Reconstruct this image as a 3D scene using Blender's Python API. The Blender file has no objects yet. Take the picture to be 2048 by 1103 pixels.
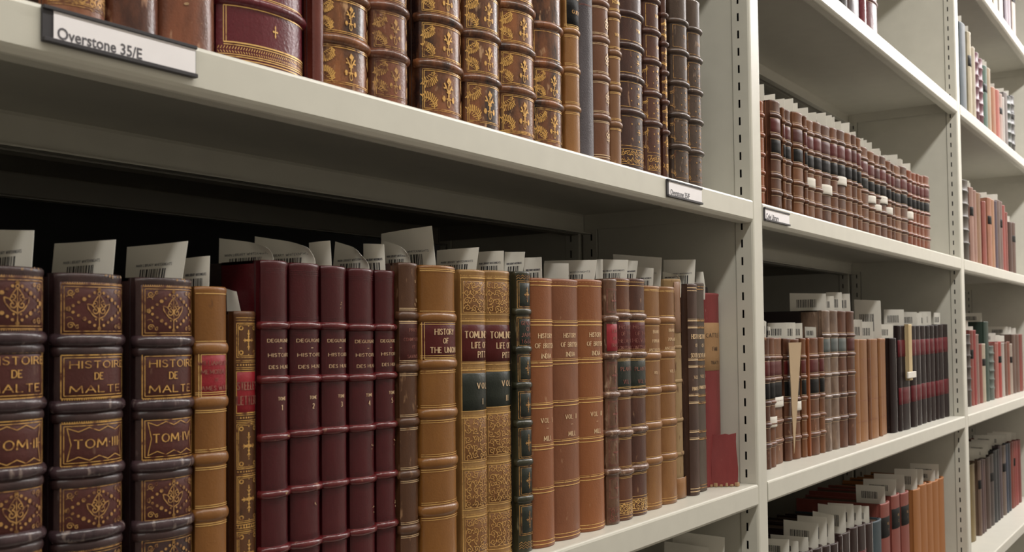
import bpy, math, random
from mathutils import Vector, Matrix

# ------------------------------------------------------------------ camera, world, lights, exposure
SC = bpy.context.scene
COL = SC.collection
rnd = random.Random(7)

F_PX = 2123.5
M_R = (0.5571, -0.8304, -0.0112); M_U = (-0.0228, -0.0288, 0.9993); M_F = (0.8302, 0.5564, 0.0350)
cam_d = bpy.data.cameras.new('camera'); cam = bpy.data.objects.new('camera', cam_d); COL.objects.link(cam)
cam_d.sensor_fit = 'HORIZONTAL'; cam_d.sensor_width = 36.0; cam_d.lens = F_PX * 36.0 / 2048.0
cam_d.shift_y = 51.4 / 2048.0; cam_d.clip_start = 0.02
rot = Matrix((M_R, M_U, tuple(-v for v in M_F))).transposed()
cam.matrix_world = Matrix.Translation((-1.1473, -0.4392, -0.1540)) @ rot.to_4x4()
cam_d.dof.use_dof = True; cam_d.dof.focus_distance = 0.95; cam_d.dof.aperture_fstop = 22.0
SC.camera = cam

SC.view_settings.view_transform = 'Standard'; SC.view_settings.look = 'None'
SC.view_settings.gamma = 1.0; SC.view_settings.use_curve_mapping = False
SC.view_settings.exposure = 1.22

W = bpy.data.worlds.new('world'); SC.world = W; W.use_nodes = True
W.node_tree.nodes['Background'].inputs[0].default_value = (1.0, 0.97, 0.92, 1)
W.node_tree.nodes['Background'].inputs[1].default_value = 0.0

def area(name, loc, sx, sy, power, color, rot=(0, 0, 0)):
    d = bpy.data.lights.new(name, 'AREA'); d.shape = 'RECTANGLE'; d.size = sx; d.size_y = sy
    d.energy = power; d.color = color
    o = bpy.data.objects.new(name, d); COL.objects.link(o); o.location = loc; o.rotation_euler = rot
    return o
LIGHTS = [(-1.9, 1.05, 3.4, (1.0, 0.97, 0.91)), (-0.55, 1.05, 4.2, (1.0, 0.97, 0.91)), (0.9, 1.05, 7.2, (1.0, 0.965, 0.93)), (2.2, 1.05, 10.0, (1.0, 0.965, 0.96)), (3.3, 1.05, 9.0, (1.0, 0.965, 0.97))]  # first and last lamps are added: left lip fill, far-end sheen on spines
for lx, lz, pw, lc in LIGHTS:
    area('ceiling_or_added_lamp_light', (lx, -0.62, lz), 1.2, 0.10, pw, lc)

# ------------------------------------------------------------------ helpers
def tag(o, label=None, cat=None, group=None, kind=None):
    if label: o['label'] = label
    if cat: o['category'] = cat
    if group: o['group'] = group
    if kind: o['kind'] = kind
    return o
def empty(name, loc, label, cat, group=None, rot=(0, 0, 0)):
    o = bpy.data.objects.new(name, None); COL.objects.link(o); o.location = loc; o.rotation_euler = rot
    o.empty_display_size = .02
    return tag(o, label, cat, group)
def mesh(name, verts, faces, mat, parent=None, smooth=False, loc=None):
    me = bpy.data.meshes.new(name); me.from_pydata(verts, [], faces); me.update()
    if smooth:
        me.polygons.foreach_set('use_smooth', [True] * len(me.polygons))
        try: me.set_sharp_from_angle(angle=math.radians(50))
        except Exception: pass
    if mat: me.materials.append(mat)
    o = bpy.data.objects.new(name, me); COL.objects.link(o)
    if parent: o.parent = parent
    if loc: o.location = loc
    return o
class MB:
    def __init__(s): s.v = []; s.f = []
    def add(s, v, f):
        n = len(s.v); s.v += [tuple(p) for p in v]; s.f += [tuple(i + n for i in q) for q in f]
    def box(s, a, b, c=0.0):
        x0, y0, z0 = a; x1, y1, z1 = b
        if c <= 0:
            s.add([(x0, y0, z0), (x1, y0, z0), (x1, y1, z0), (x0, y1, z0), (x0, y0, z1), (x1, y0, z1), (x1, y1, z1), (x0, y1, z1)],
                  [(0, 3, 2, 1), (4, 5, 6, 7), (0, 1, 5, 4), (1, 2, 6, 5), (2, 3, 7, 6), (3, 0, 4, 7)])
        else:  # chamfered box: 24 verts
            V = []; idx = {}
            for i, x in enumerate((x0, x1)):
                for j, y in enumerate((y0, y1)):
                    for k, z in enumerate((z0, z1)):
                        sx, sy, sz = (1 - 2 * i), (1 - 2 * j), (1 - 2 * k)
                        for ax in range(3):
                            p = [x + c * sx, y + c * sy, z + c * sz]; p[ax] = (x, y, z)[ax]
                            idx[(i, j, k, ax)] = len(V); V.append(tuple(p))
            F = []
            g = lambda i, j, k, ax: idx[(i, j, k, ax)]
            for i in (0, 1):
                F.append([g(i, 0, 0, 0), g(i, 1, 0, 0), g(i, 1, 1, 0), g(i, 0, 1, 0)])
                F.append([g(0, i, 0, 1), g(1, i, 0, 1), g(1, i, 1, 1), g(0, i, 1, 1)])
                F.append([g(0, 0, i, 2), g(1, 0, i, 2), g(1, 1, i, 2), g(0, 1, i, 2)])
                for j in (0, 1):
                    F.append([g(i, j, 0, 0), g(i, j, 1, 0), g(i, j, 1, 1), g(i, j, 0, 1)])
                    F.append([g(i, 0, j, 0), g(i, 1, j, 0), g(i, 1, j, 2), g(i, 0, j, 2)])
                    F.append([g(0, i, j, 1), g(1, i, j, 1), g(1, i, j, 2), g(0, i, j, 2)])
                    for k in (0, 1): F.append([g(i, j, k, 0), g(i, j, k, 1), g(i, j, k, 2)])
            cx = ((x0 + x1) / 2, (y0 + y1) / 2, (z0 + z1) / 2)
            for q in F:
                a_, b_, c_ = (Vector(V[t]) for t in q[:3]); n = (b_ - a_).cross(c_ - a_)
                if n.dot((a_ + c_) / 2 - Vector(cx)) < 0: q.reverse()
            s.add(V, F)
    def build(s, name, mat, parent=None, smooth=False, loc=None): return mesh(name, s.v, s.f, mat, parent, smooth, loc)

# ------------------------------------------------------------------ materials
def lin(c):
    return tuple(((v / 255.0) / 12.92 if v <= 10 else (((v / 255.0) + .055) / 1.055) ** 2.4) for v in c) + (1.0,)
MATS = {}
def nodes(name):
    m = bpy.data.materials.new(name); m.use_nodes = True; nt = m.node_tree
    return m, nt, nt.nodes['Principled BSDF']
def plain(name, col, rough=.5, metal=0., spec=.5, coat=0., bump=0., bscale=900.):
    if name in MATS: return MATS[name]
    m, nt, b = nodes(name)
    b.inputs['Roughness'].default_value = rough; b.inputs['Metallic'].default_value = metal
    b.inputs['Specular IOR Level'].default_value = spec; b.inputs['Coat Weight'].default_value = coat
    tc = nt.nodes.new('ShaderNodeTexCoord'); nz = nt.nodes.new('ShaderNodeTexNoise'); nz.inputs['Scale'].default_value = 35
    nt.links.new(tc.outputs['Object'], nz.inputs['Vector'])
    mx = nt.nodes.new('ShaderNodeMix'); mx.data_type = 'RGBA'
    c = lin(col); mx.inputs[6].default_value = tuple(v * .93 for v in c[:3]) + (1,); mx.inputs[7].default_value = tuple(min(1, v * 1.06) for v in c[:3]) + (1,)
    nt.links.new(nz.outputs[0], mx.inputs[0]); nt.links.new(mx.outputs[2], b.inputs['Base Color'])
    if bump:
        n2 = nt.nodes.new('ShaderNodeTexNoise'); n2.inputs['Scale'].default_value = bscale
        nt.links.new(tc.outputs['Object'], n2.inputs['Vector'])
        bp = nt.nodes.new('ShaderNodeBump'); bp.inputs['Strength'].default_value = bump; bp.inputs['Distance'].default_value = .0005
        nt.links.new(n2.outputs[0], bp.inputs['Height']); nt.links.new(bp.outputs[0], b.inputs['Normal'])
    MATS[name] = m; return m
LK = .77
def leather(name, c1, c2, worn=None, amt=.12, rough=.38, scale=45., grain=.35, gscale=700., stretch=.35, contrast=.18, k=1.0, spec=.5):
    """mottled, slightly worn leather: two tones, pale rubbed specks, fine grain"""
    if name in MATS: return MATS[name]
    c1, c2 = (tuple(v * LK * k for v in c) for c in (c1, c2)); worn = tuple(v * .88 * k for v in worn) if worn else None
    m, nt, b = nodes(name); L = nt.links; N = nt.nodes.new
    b.inputs['Specular IOR Level'].default_value = spec
    tc = N('ShaderNodeTexCoord'); oi = N('ShaderNodeObjectInfo')
    mul = N('ShaderNodeVectorMath'); mul.operation = 'SCALE'; mul.inputs[0].default_value = (7.1, 3.3, 5.7)
    L.new(oi.outputs['Random'], mul.inputs['Scale'])
    add = N('ShaderNodeVectorMath'); add.operation = 'ADD'
    L.new(tc.outputs['Object'], add.inputs[0]); L.new(mul.outputs[0], add.inputs[1])
    mp = N('ShaderNodeMapping'); mp.inputs['Scale'].default_value = (1, 1, stretch); L.new(add.outputs[0], mp.inputs[0])
    nz = N('ShaderNodeTexNoise'); nz.inputs['Scale'].default_value = scale; nz.inputs['Detail'].default_value = 6; nz.inputs['Roughness'].default_value = .65
    L.new(mp.outputs[0], nz.inputs['Vector'])
    cr = N('ShaderNodeValToRGB'); cr.color_ramp.elements[0].position = .5 - contrast; cr.color_ramp.elements[1].position = .5 + contrast
    cr.color_ramp.elements[0].color = lin(c1); cr.color_ramp.elements[1].color = lin(c2)
    L.new(nz.outputs[0], cr.inputs[0]); out = cr.outputs[0]
    if worn:
        n3 = N('ShaderNodeTexNoise'); n3.inputs['Scale'].default_value = 190; n3.inputs['Detail'].default_value = 4
        L.new(mp.outputs[0], n3.inputs['Vector'])
        r3 = N('ShaderNodeValToRGB'); p = .72 - amt; r3.color_ramp.elements[0].position = p; r3.color_ramp.elements[1].position = p + .09
        L.new(n3.outputs[0], r3.inputs[0])
        mx = N('ShaderNodeMix'); mx.data_type = 'RGBA'; L.new(r3.outputs[0], mx.inputs[0]); L.new(out, mx.inputs[6])
        mx.inputs[7].default_value = lin(worn); out = mx.outputs[2]
    L.new(out, b.inputs['Base Color'])
    n2 = N('ShaderNodeTexNoise'); n2.inputs['Scale'].default_value = gscale; n2.inputs['Detail'].default_value = 3
    L.new(add.outputs[0], n2.inputs['Vector'])
    bp = N('ShaderNodeBump'); bp.inputs['Strength'].default_value = grain; bp.inputs['Distance'].default_value = .0004
    L.new(n2.outputs[0], bp.inputs['Height'])
    bp2 = N('ShaderNodeBump'); bp2.inputs['Strength'].default_value = .35; bp2.inputs['Distance'].default_value = .0015
    n5 = N('ShaderNodeTexNoise'); n5.inputs['Scale'].default_value = 90; L.new(mp.outputs[0], n5.inputs['Vector'])
    L.new(n5.outputs[0], bp2.inputs['Height']); L.new(bp.outputs[0], bp2.inputs['Normal']); L.new(bp2.outputs[0], b.inputs['Normal'])
    mr = N('ShaderNodeMapRange'); mr.inputs['To Min'].default_value = rough - .08; mr.inputs['To Max'].default_value = rough + .12
    L.new(nz.outputs[0], mr.inputs['Value']); L.new(mr.outputs[0], b.inputs['Roughness'])
    MATS[name] = m; return m
def gilt(name, col, under, wear=.42, metal=.55, rough=.38):
    """gold tooling, rubbed through to the leather in spots"""
    if name in MATS: return MATS[name]
    m, nt, b = nodes(name); L = nt.links; N = nt.nodes.new
    tc = N('ShaderNodeTexCoord'); nz = N('ShaderNodeTexNoise'); nz.inputs['Scale'].default_value = 260; nz.inputs['Detail'].default_value = 3
    L.new(tc.outputs['Object'], nz.inputs['Vector'])
    cr = N('ShaderNodeValToRGB'); cr.color_ramp.elements[0].position = wear - .08; cr.color_ramp.elements[1].position = wear + .10
    L.new(nz.outputs[0], cr.inputs[0])
    mx = N('ShaderNodeMix'); mx.data_type = 'RGBA'; L.new(cr.outputs[0], mx.inputs[0])
    mx.inputs[6].default_value = lin(under); mx.inputs[7].default_value = lin(col); L.new(mx.outputs[2], b.inputs['Base Color'])
    mm = N('ShaderNodeMath'); mm.operation = 'MULTIPLY'; mm.inputs[1].default_value = metal; L.new(cr.outputs[0], mm.inputs[0])
    L.new(mm.outputs[0], b.inputs['Metallic']); b.inputs['Roughness'].default_value = rough
    MATS[name] = m; return m

PAINT = plain('cream_grey_powder_coat', (205, 202, 190), rough=.36, spec=.5, bump=.05, bscale=1500)
DARK = plain('painted_slot_shade', (26, 24, 22), rough=.9)  # shade inside the slots, put into the colour
BLACKPL = plain('black_plastic', (52, 50, 54), rough=.45)
CARD = plain('white_card', (248, 244, 246), rough=.75, spec=.2)
SLIP = plain('slip_paper', (242, 238, 228), rough=.85, spec=.2)
INK = plain('black_ink', (48, 46, 48), rough=.8)
INKG = plain('grey_ink', (92, 90, 96), rough=.8)
PAGES = plain('page_edges', (132, 112, 86), rough=.9, spec=.1, bump=.3, bscale=400)
PAGESD = plain('dusty_page_tops', (70, 56, 44), rough=.95, spec=.1)
WHITE_TAPE = plain('white_cotton_tape', (214, 208, 198), rough=.9)

# ------------------------------------------------------------------ flat ribbons and lettering laid on a surface
class Deco:
    """2D ribbons in (s, v); build() lays them on a surface function f(s, v) -> xyz"""
    def __init__(s, step=.0014): s.q = []; s.step = step
    def seg(s, p, q, w):
        dx, dy = q[0] - p[0], q[1] - p[1]; l = math.hypot(dx, dy)
        if l < 1e-7: return
        n = max(1, int(l / s.step + .6)); nx, ny = -dy / l * w / 2, dx / l * w / 2
        for i in range(n):
            a, b = i / n, (i + 1) / n
            ax, ay, bx, by = p[0] + dx * a, p[1] + dy * a, p[0] + dx * b, p[1] + dy * b
            s.q.append([(ax + nx, ay + ny), (ax - nx, ay - ny), (bx - nx, by - ny), (bx + nx, by + ny)])
    def line(s, pts, w):
        for a, b in zip(pts, pts[1:]): s.seg(a, b, w)
    def arc(s, c, r, a0, a1, w, n=8, ry=None, taper=False):
        ry = ry or r; P = [(c[0] + r * math.cos(a0 + (a1 - a0) * i / n), c[1] + ry * math.sin(a0 + (a1 - a0) * i / n)) for i in range(n + 1)]
        s.line(P, w)
    def spiral(s, c, r0, r1, a0, a1, w, n=12):
        s.line([(c[0] + (r0 + (r1 - r0) * i / n) * math.cos(a0 + (a1 - a0) * i / n), c[1] + (r0 + (r1 - r0) * i / n) * math.sin(a0 + (a1 - a0) * i / n)) for i in range(n + 1)], w)
    def dot(s, c, r, n=6, ry=None, rot=0):
        ry = ry or r
        P = [(r * math.cos(2 * math.pi * i / n), ry * math.sin(2 * math.pi * i / n)) for i in range(n)]
        cr, sr = math.cos(rot), math.sin(rot)
        s.q.append([(c[0] + x * cr - y * sr, c[1] + x * sr + y * cr) for x, y in P])
    def rect(s, r, w, gap=0, w2=None):
        s0, s1, v0, v1 = r; s.line([(s0, v0), (s1, v0), (s1, v1), (s0, v1), (s0, v0)], w)
        if gap: s.rect((s0 + gap, s1 - gap, v0 + gap, v1 - gap), w2 or w)
    def build(s, name, f, mat, parent, half=None, label=None):
        V = []; F = []
        for q in s.q:
            if half is not None:
                if min(p[0] for p in q) > half or max(p[0] for p in q) < -half: continue
                q = [(max(-half, min(half, p[0])), p[1]) for p in q]
            ar = sum(q[i][0] * q[(i + 1) % len(q)][1] - q[(i + 1) % len(q)][0] * q[i][1] for i in range(len(q)))
            if abs(ar) < 1e-12: continue
            if ar < 0: q = q[::-1]
            n = len(V); V += [f(*p) for p in q]; F.append(tuple(range(n, n + len(q))))
        if not F: return None
        o = mesh(name, V, F, mat, parent); o['kind'] = 'stuff'
        if label: o['label'] = label
        return o
def A_(c0, c1, cy, rx, ry, a, b, n=7):
    return [(c0 + rx * math.cos(math.radians(a + (b - a) * i / n)), cy + ry * math.sin(math.radians(a + (b - a) * i / n))) for i in range(n + 1)]
GL = {
 'A': (.72, [[(0, 0), (.36, 1), (.72, 0)], [(.14, .36), (.58, .36)]]),
 'B': (.58, [[(0, 0), (0, 1)], [(0, 1), (.34, 1), (.5, .9), (.5, .64), (.34, .53), (0, .53)], [(.34, .53), (.56, .42), (.56, .12), (.36, 0), (0, 0)]]),
 'C': (.66, [A_(.36, 0, .5, .36, .5, 45, 315, 9)]),
 'D': (.68, [[(0, 0), (0, 1)], [(0, 1), (.36, 1), (.6, .84), (.68, .5), (.6, .16), (.36, 0), (0, 0)]]),
 'E': (.54, [[(0, 0), (0, 1)], [(0, 1), (.52, 1)], [(0, .52), (.4, .52)], [(0, 0), (.54, 0)]]),
 'F': (.52, [[(0, 0), (0, 1)], [(0, 1), (.52, 1)], [(0, .52), (.4, .52)]]),
 'G': (.7, [A_(.36, 0, .5, .36, .5, 45, 345, 9), [(.7, .42), (.42, .42)]]),
 'H': (.68, [[(0, 0), (0, 1)], [(.68, 0), (.68, 1)], [(0, .52), (.68, .52)]]),
 'I': (.06, [[(.03, 0), (.03, 1)]]),
 'J': (.4, [[(.36, 1), (.36, .2), (.22, 0), (0, .1)]]),
 'K': (.62, [[(0, 0), (0, 1)], [(.6, 1), (0, .42)], [(.2, .6), (.62, 0)]]),
 'L': (.52, [[(0, 0), (0, 1)], [(0, 0), (.52, 0)]]),
 'M': (.86, [[(0, 0), (.06, 1), (.43, .2), (.8, 1), (.86, 0)]]),
 'N': (.7, [[(0, 0), (0, 1), (.7, 0), (.7, 1)]]),
 'O': (.72, [A_(.36, 0, .5, .36, .5, 0, 360, 12)]),
 'P': (.56, [[(0, 0), (0, 1)], [(0, 1), (.36, 1), (.56, .88), (.56, .62), (.36, .48), (0, .48)]]),
 'Q': (.72, [A_(.36, 0, .5, .36, .5, 0, 360, 12), [(.4, .2), (.72, -.1)]]),
 'R': (.62, [[(0, 0), (0, 1)], [(0, 1), (.36, 1), (.54, .88), (.54, .64), (.36, .5), (0, .5)], [(.3, .5), (.62, 0)]]),
 'S': (.5, [[(.48, .84), (.36, .99), (.14, .99), (.02, .84), (.04, .64), (.44, .4), (.5, .2), (.38, .02), (.14, .01), (0, .16)]]),
 'T': (.64, [[(.32, 0), (.32, 1)], [(0, 1), (.64, 1)]]),
 'U': (.66, [[(0, 1), (0, .25), (.14, .02), (.5, .02), (.66, .25), (.66, 1)]]),
 'V': (.7, [[(0, 1), (.35, 0), (.7, 1)]]),
 'W': (1.0, [[(0, 1), (.25, 0), (.5, .8), (.75, 0), (1., 1)]]),
 'X': (.66, [[(0, 0), (.66, 1)], [(0, 1), (.66, 0)]]), 'Y': (.66, [[(0, 1), (.33, .5), (.66, 1)], [(.33, .5), (.33, 0)]]),
 '1': (.3, [[(0, .8), (.17, 1), (.17, 0)]]), '2': (.5, [[(.02, .8), (.14, .98), (.38, .98), (.48, .75), (.4, .5), (0, 0), (.5, 0)]]),
 '3': (.48, [[(.02, .9), (.2, 1), (.42, .9), (.42, .62), (.2, .52), (.46, .4), (.46, .12), (.22, 0), (0, .1)]]),
 '4': (.52, [[(.38, 0), (.38, 1), (0, .3), (.52, .3)]]), '5': (.48, [[(.44, 1), (.06, 1), (.04, .55), (.3, .6), (.47, .42), (.44, .12), (.2, 0), (0, .08)]]),
 '8': (.5, [A_(.25, 0, .75, .2, .24, 0, 360, 8), A_(.25, 0, .26, .25, .26, 0, 360, 8)]),
 '6': (.5, [A_(.25, 0, .28, .25, .28, 0, 360, 8), [(.02, .35), (.1, .8), (.4, 1)]]),
 '-': (.4, [[(0, .5), (.4, .5)]]), '.': (.1, [[(.0, .05), (.1, .05)]]), '*': (.1, [[(.0, .5), (.12, .5)]]), "'": (.1, [[(.05, 1), (.05, .78)]]), ' ': (.3, []),
}
def write(d, txt, cs, v, h, w=None, serif=True, sp=.24, sx=1.0, width=None):
    """capitals centred on cs, baseline v, cap height h; serifs on upright stroke ends"""
    w = w or h * .155; tot = sum(GL[c][0] + sp for c in txt) - sp
    if width: sx = width / (tot * h)
    x = cs - tot * h * sx / 2
    for c in txt:
        wd, st = GL[c]
        for pl in st:
            P = [(x + a * h * sx, v + b * h) for a, b in pl]
            for a, b in zip(P, P[1:]):
                vert = abs(b[1] - a[1]) > abs(b[0] - a[0])
                d.seg(a, b, w * (1.15 if vert else .7))
            if serif and c not in "OSC-.*'38":
                for e, o in ((0, 1), (-1, -2)):
                    if pl[e][1] in (0, 1) and abs(pl[e][0] - pl[o][0]) < abs(pl[e][1] - pl[o][1]) * .6:
                        d.seg((P[e][0] - h * .11, P[e][1]), (P[e][0] + h * .11, P[e][1]), w * .55)
        x += (wd + sp) * h * sx

# ------------------------------------------------------------------ room shell (the aisle the photographer stands in)
def room_box(name, a, b, mat):
    m = MB(); m.box(a, b); o = m.build(name, mat); o['kind'] = 'structure'; return o
FLOORM = plain('grey_vinyl_floor', (120, 116, 110), rough=.5)
WALLM = plain('off_white_wall', (205, 200, 190), rough=.8)
CEILM = plain('white_ceiling_tile', (225, 222, 215), rough=.9)
room_box('floor', (-2.6, -1.35, -1.24), (3.9, .56, -1.20), FLOORM)
room_box('ceiling', (-2.6, -1.35, 1.22), (3.9, .56, 1.26), CEILM)
room_box('wall_front', (-2.6, -1.39, -1.20), (3.9, -1.35, 1.22), WALLM)
room_box('wall_back', (-2.6, .56, -1.20), (3.9, .60, 1.22), plain('aisle_wall_painted_shade', (34, 34, 36), rough=.9))  # darkness behind the shelving is painted into this wall's colour
room_box('wall_left', (-2.64, -1.35, -1.20), (-2.6, .56, 1.22), WALLM)
room_box('wall_right', (3.9, -1.35, -1.20), (3.94, .56, 1.22), WALLM)
LAMPM, _nt, _b = nodes('lamp_diffuser'); _b.inputs['Emission Color'].default_value = (1, .96, .88, 1); _b.inputs['Emission Strength'].default_value = 2.0
for i, (lx, lz, pw, lc) in enumerate(LIGHTS):
    e = empty('ceiling_light', (lx, -.62, lz + .02), ('added rearmost', 'near', 'middle', 'far', 'added aisle-end')[i] + ' strip light fixed to the ceiling above the aisle', 'ceiling light', 'strip lights above the aisle')
    m = MB(); m.box((-.62, -.07, .02), (.62, .07, .15), .006); m.build('housing', CEILM, e)
    m = MB(); m.box((-.60, -.055, .005), (.60, .055, .02)); m.build('diffuser', LAMPM, e)

# ------------------------------------------------------------------ steel shelving
T_UP = .0301; DEP = .224; PITCH = .32
def slotted_post(y0, y1, ys):      # hollow post, real slots in both side faces; ys = slot centre
    m = MB(); c = .0028; zb, zt = -1.20, 1.18
    front = y0 < .1
    ya, yb_ = (y0 + c, y1) if front else (y0, y1 - c)
    yc = [ya, ys - .0011, ys + .0011, yb_]
    zs = [zb]; k0 = int((zb - .0114) / .02) + 1; k = k0
    while .0114 + .02 * k + .0046 < zt - .004:
        zc = .0114 + .02 * k; zs += [zc - .0046, zc + .0046]; k += 1
    zs.append(zt)
    for x, flip in ((0., False), (T_UP, True)):
        for j in range(3):
            if j != 1:
                q = [(x, yc[j], zb), (x, yc[j + 1], zb), (x, yc[j + 1], zt), (x, yc[j], zt)]
                m.add(q, [(3, 2, 1, 0) if not flip else (0, 1, 2, 3)])
            else:
                for i in range(0, len(zs) - 1, 2):
                    q = [(x, yc[1], zs[i]), (x, yc[2], zs[i]), (x, yc[2], zs[i + 1]), (x, yc[1], zs[i + 1])]
                    m.add(q, [(3, 2, 1, 0) if not flip else (0, 1, 2, 3)])
    prof = [(0, yb_), (0, ya), (c * .3, y0 + c * .3), (c, y0), (T_UP - c, y0), (T_UP - c * .3, y0 + c * .3), (T_UP, ya), (T_UP, yb_)] if front else \
           [(0, yb_), (c * .3, y1 - c * .3), (c, y1), (T_UP - c, y1), (T_UP - c * .3, y1 - c * .3), (T_UP, yb_)]
    if front: prof = prof[1:-1]
    for (xa, y_a), (xb, y_b) in zip(prof, prof[1:]):
        m.add([(xa, y_a, zb), (xb, y_b, zb), (xb, y_b, zt), (xa, y_a, zt)], [(0, 1, 2, 3) if front else (3, 2, 1, 0)])
    yi = y1 if front else y0
    m.add([(0, yi, zb), (T_UP, yi, zb), (T_UP, yi, zt), (0, yi, zt)], [(0, 1, 2, 3)])
    return m
PROTO_UP = {}
def upright(x, flip, label):
    e = empty('shelf_upright', (x, 0 if not flip else .4500, 0), label, 'shelf upright', 'steel uprights of the shelving run')
    if flip: e.rotation_euler = (0, 0, math.pi); e.location.x = x + T_UP
    if not PROTO_UP:
        PROTO_UP['front_post'] = slotted_post(0, .0212, .0138).build('front_post', PAINT, None, True).data
        PROTO_UP['rear_post'] = slotted_post(.2028, DEP, .2102).build('rear_post', PAINT, None, True).data
        m = MB(); m.box((.0012, .0222, -1.20), (T_UP - .0012, .2018, 1.18), .0008); PROTO_UP['side_panel'] = m.build('side_panel', PAINT).data
        m = MB(); m.box((.012, .006, -1.19), (.018, .020, 1.17)); m.box((.012, .204, -1.19), (.018, .218, 1.17)); PROTO_UP['slot_shade_plate'] = m.build('slot_shade_plate', DARK).data  # added dark plates: stop see-through light and paint shade behind the slots
        for o in list(COL.objects):
            if o.type == 'MESH' and o.data in PROTO_UP.values(): bpy.data.objects.remove(o)
    for k, d in PROTO_UP.items():
        o = bpy.data.objects.new(k, d); COL.objects.link(o); o.parent = e
UX = [-1.145, 0., 1.145, 2.34]
for i, x in enumerate(UX):
    upright(x, False, ['cream slotted steel upright past the photo edge at the near end of the shelving', 'wide cream slotted steel upright beside the red torn pamphlet, nearest one in view',
                       'narrower cream slotted steel upright between the middle and the far bay', 'cream slotted steel upright closing the far bay'][i])
    upright(x, True, ['', '', '', ''][i] or ('dark slotted steel upright at the back, behind the %s front upright' % ('nearest', 'wide', 'middle', 'farthest')[i]))
REARM = plain('rear_steel_painted_shade', (140, 136, 126), rough=.5)  # darker tone paints the shade on the rear shelves
def shelf(x0, x1, z, flip, label):
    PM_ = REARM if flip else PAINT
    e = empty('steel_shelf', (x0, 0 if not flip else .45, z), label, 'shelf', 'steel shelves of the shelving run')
    L = x1 - x0
    if flip: e.rotation_euler = (0, 0, math.pi); e.location.x = x1
    g = .0006
    def ext(name, prof, closed=True):
        n = len(prof); V = [(g, y, zz) for y, zz in prof] + [(L - g, y, zz) for y, zz in prof]
        F = [(i, (i + 1) % n, n + (i + 1) % n, n + i) for i in range(n)] + [tuple(range(n))[::-1], tuple(range(n, 2 * n))]
        mesh(name, V, [f[::-1] for f in F], PM_, e)
    t = .0011
    out = [(.0032, 0), (.0016, -.0003), (.0006, -.0010), (.0, -.0026), (0, -.0216), (.0012, -.0232), (.0038, -.0252), (.0055, -.0256), (.016, -.0256)]
    inn = [(.016, -.0256 + t), (.0058, -.0256 + t), (.0045, -.0244), (.0022, -.0224), (t, -.0210), (t, -.0030), (.0018, -.0016), (.0034, -t)]
    ext('front_lip', out + inn)
    ry = DEP - .003
    out = [(ry - .0032, 0), (ry - .0010, -.0006), (ry, -.0026), (ry, -.0250), (ry - .012, -.0256)]
    inn = [(ry - .012, -.0256 + t), (ry - t, -.0242), (ry - t, -.0030), (ry - .0034, -t)]
    ext('rear_lip', (out + inn)[::-1])
    m = MB(); m.box((g, .0033, -t), (L - g, ry - .0033, 0)); m.build('deck', PM_, e)
    for xs in (g, L - g - t):
        m = MB(); m.box((xs, .004, -.020), (xs + t, ry - .002, -t)); m.build('end_flange', PM_, e)
BAYN = ['near', 'middle', 'far']
LEVN = {-3: 'lowest', -2: 'third lowest', -1: 'eye-level lower', 0: 'eye-level upper', 1: 'high', 2: 'second highest', 3: 'topmost'}
LVL = {-3: 'bottom shelf near the floor', -2: 'shelf below the lower book row', -1: 'shelf under the lower book row', 0: 'shelf carrying the upper book row', 1: 'shelf above the upper book row', 2: 'second shelf above the upper book row', 3: 'topmost shelf'}
for i in range(3):
    for k in range(-3, 4):
        shelf(UX[i] + T_UP, UX[i + 1], k * PITCH, False, 'cream steel %s in the %s bay' % (LVL[k], BAYN[i]))
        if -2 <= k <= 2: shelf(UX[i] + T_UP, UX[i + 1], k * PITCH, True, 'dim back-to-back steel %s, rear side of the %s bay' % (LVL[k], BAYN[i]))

# ------------------------------------------------------------------ shelf-edge label holders
def text_mesh(name, s, width, loc, mat, parent):
    cu = bpy.data.curves.new('t', 'FONT'); cu.body = s; cu.size = .0055; cu.resolution_u = 3; cu.offset = .00009
    o = bpy.data.objects.new('t', cu); COL.objects.link(o); bpy.context.view_layer.update()
    dg = bpy.context.evaluated_depsgraph_get(); me = bpy.data.meshes.new_from_object(o.evaluated_get(dg))
    bpy.data.objects.remove(o)
    xs = [v.co.x for v in me.vertices]; k = width / (max(xs) - min(xs)); x0 = min(xs)
    for v in me.vertices: v.co = ((v.co.x - x0) * k, 0, v.co.y * k * 1.06)
    me.materials.clear(); me.materials.append(mat)
    r = bpy.data.objects.new(name, me); COL.objects.link(r); r.parent = parent; r.location = loc; return r
def label_holder(x0, x1, zt, zb, cardx, txt, tw, tx, label):
    e = empty('label_holder', (x0, 0, 0), label, 'label holder', 'label holders clipped on the shelf edges')
    L = x1 - x0
    m = MB(); m.box((0, -.0016, zb), (L, -.0003, zt), .0002); m.build('backing', BLACKPL, e)
    m = MB(); m.box((0, -.0030, zt - .0018), (L, -.0016, zt), .0003); m.build('top_rail', BLACKPL, e)
    m = MB(); m.box((0, -.0034, zb), (L, -.0016, zb + .0021), .0003); m.build('bottom_rail', BLACKPL, e)
    m = MB(); m.box((cardx - x0, -.0021, zb + .0014), (L - .0008, -.0017, zt - .0012)); c = m.build('card', CARD, e)
    text_mesh('lettering', txt, tw, (tx - cardx + (cardx - x0), -.00225, zb + .0027), INKG, c)
label_holder(-.8714, -.7853, -.0011, -.0178, -.8660, 'Overstone 35/E', .0455, -.8643, 'black shelf label holder with white card reading Overstone 35/E')
label_holder(-.2266, -.1458, -.0030, -.0200, -.2235, 'Overstone 35/F', .0440, -.2205, 'small shelf label holder reading Overstone 35/F near the wide upright')
label_holder(.0316, .1155, -.0050, -.0205, .0336, 'Cole Library', .042, .0356, 'shelf label holder reading Cole Library on the middle bay')

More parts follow.
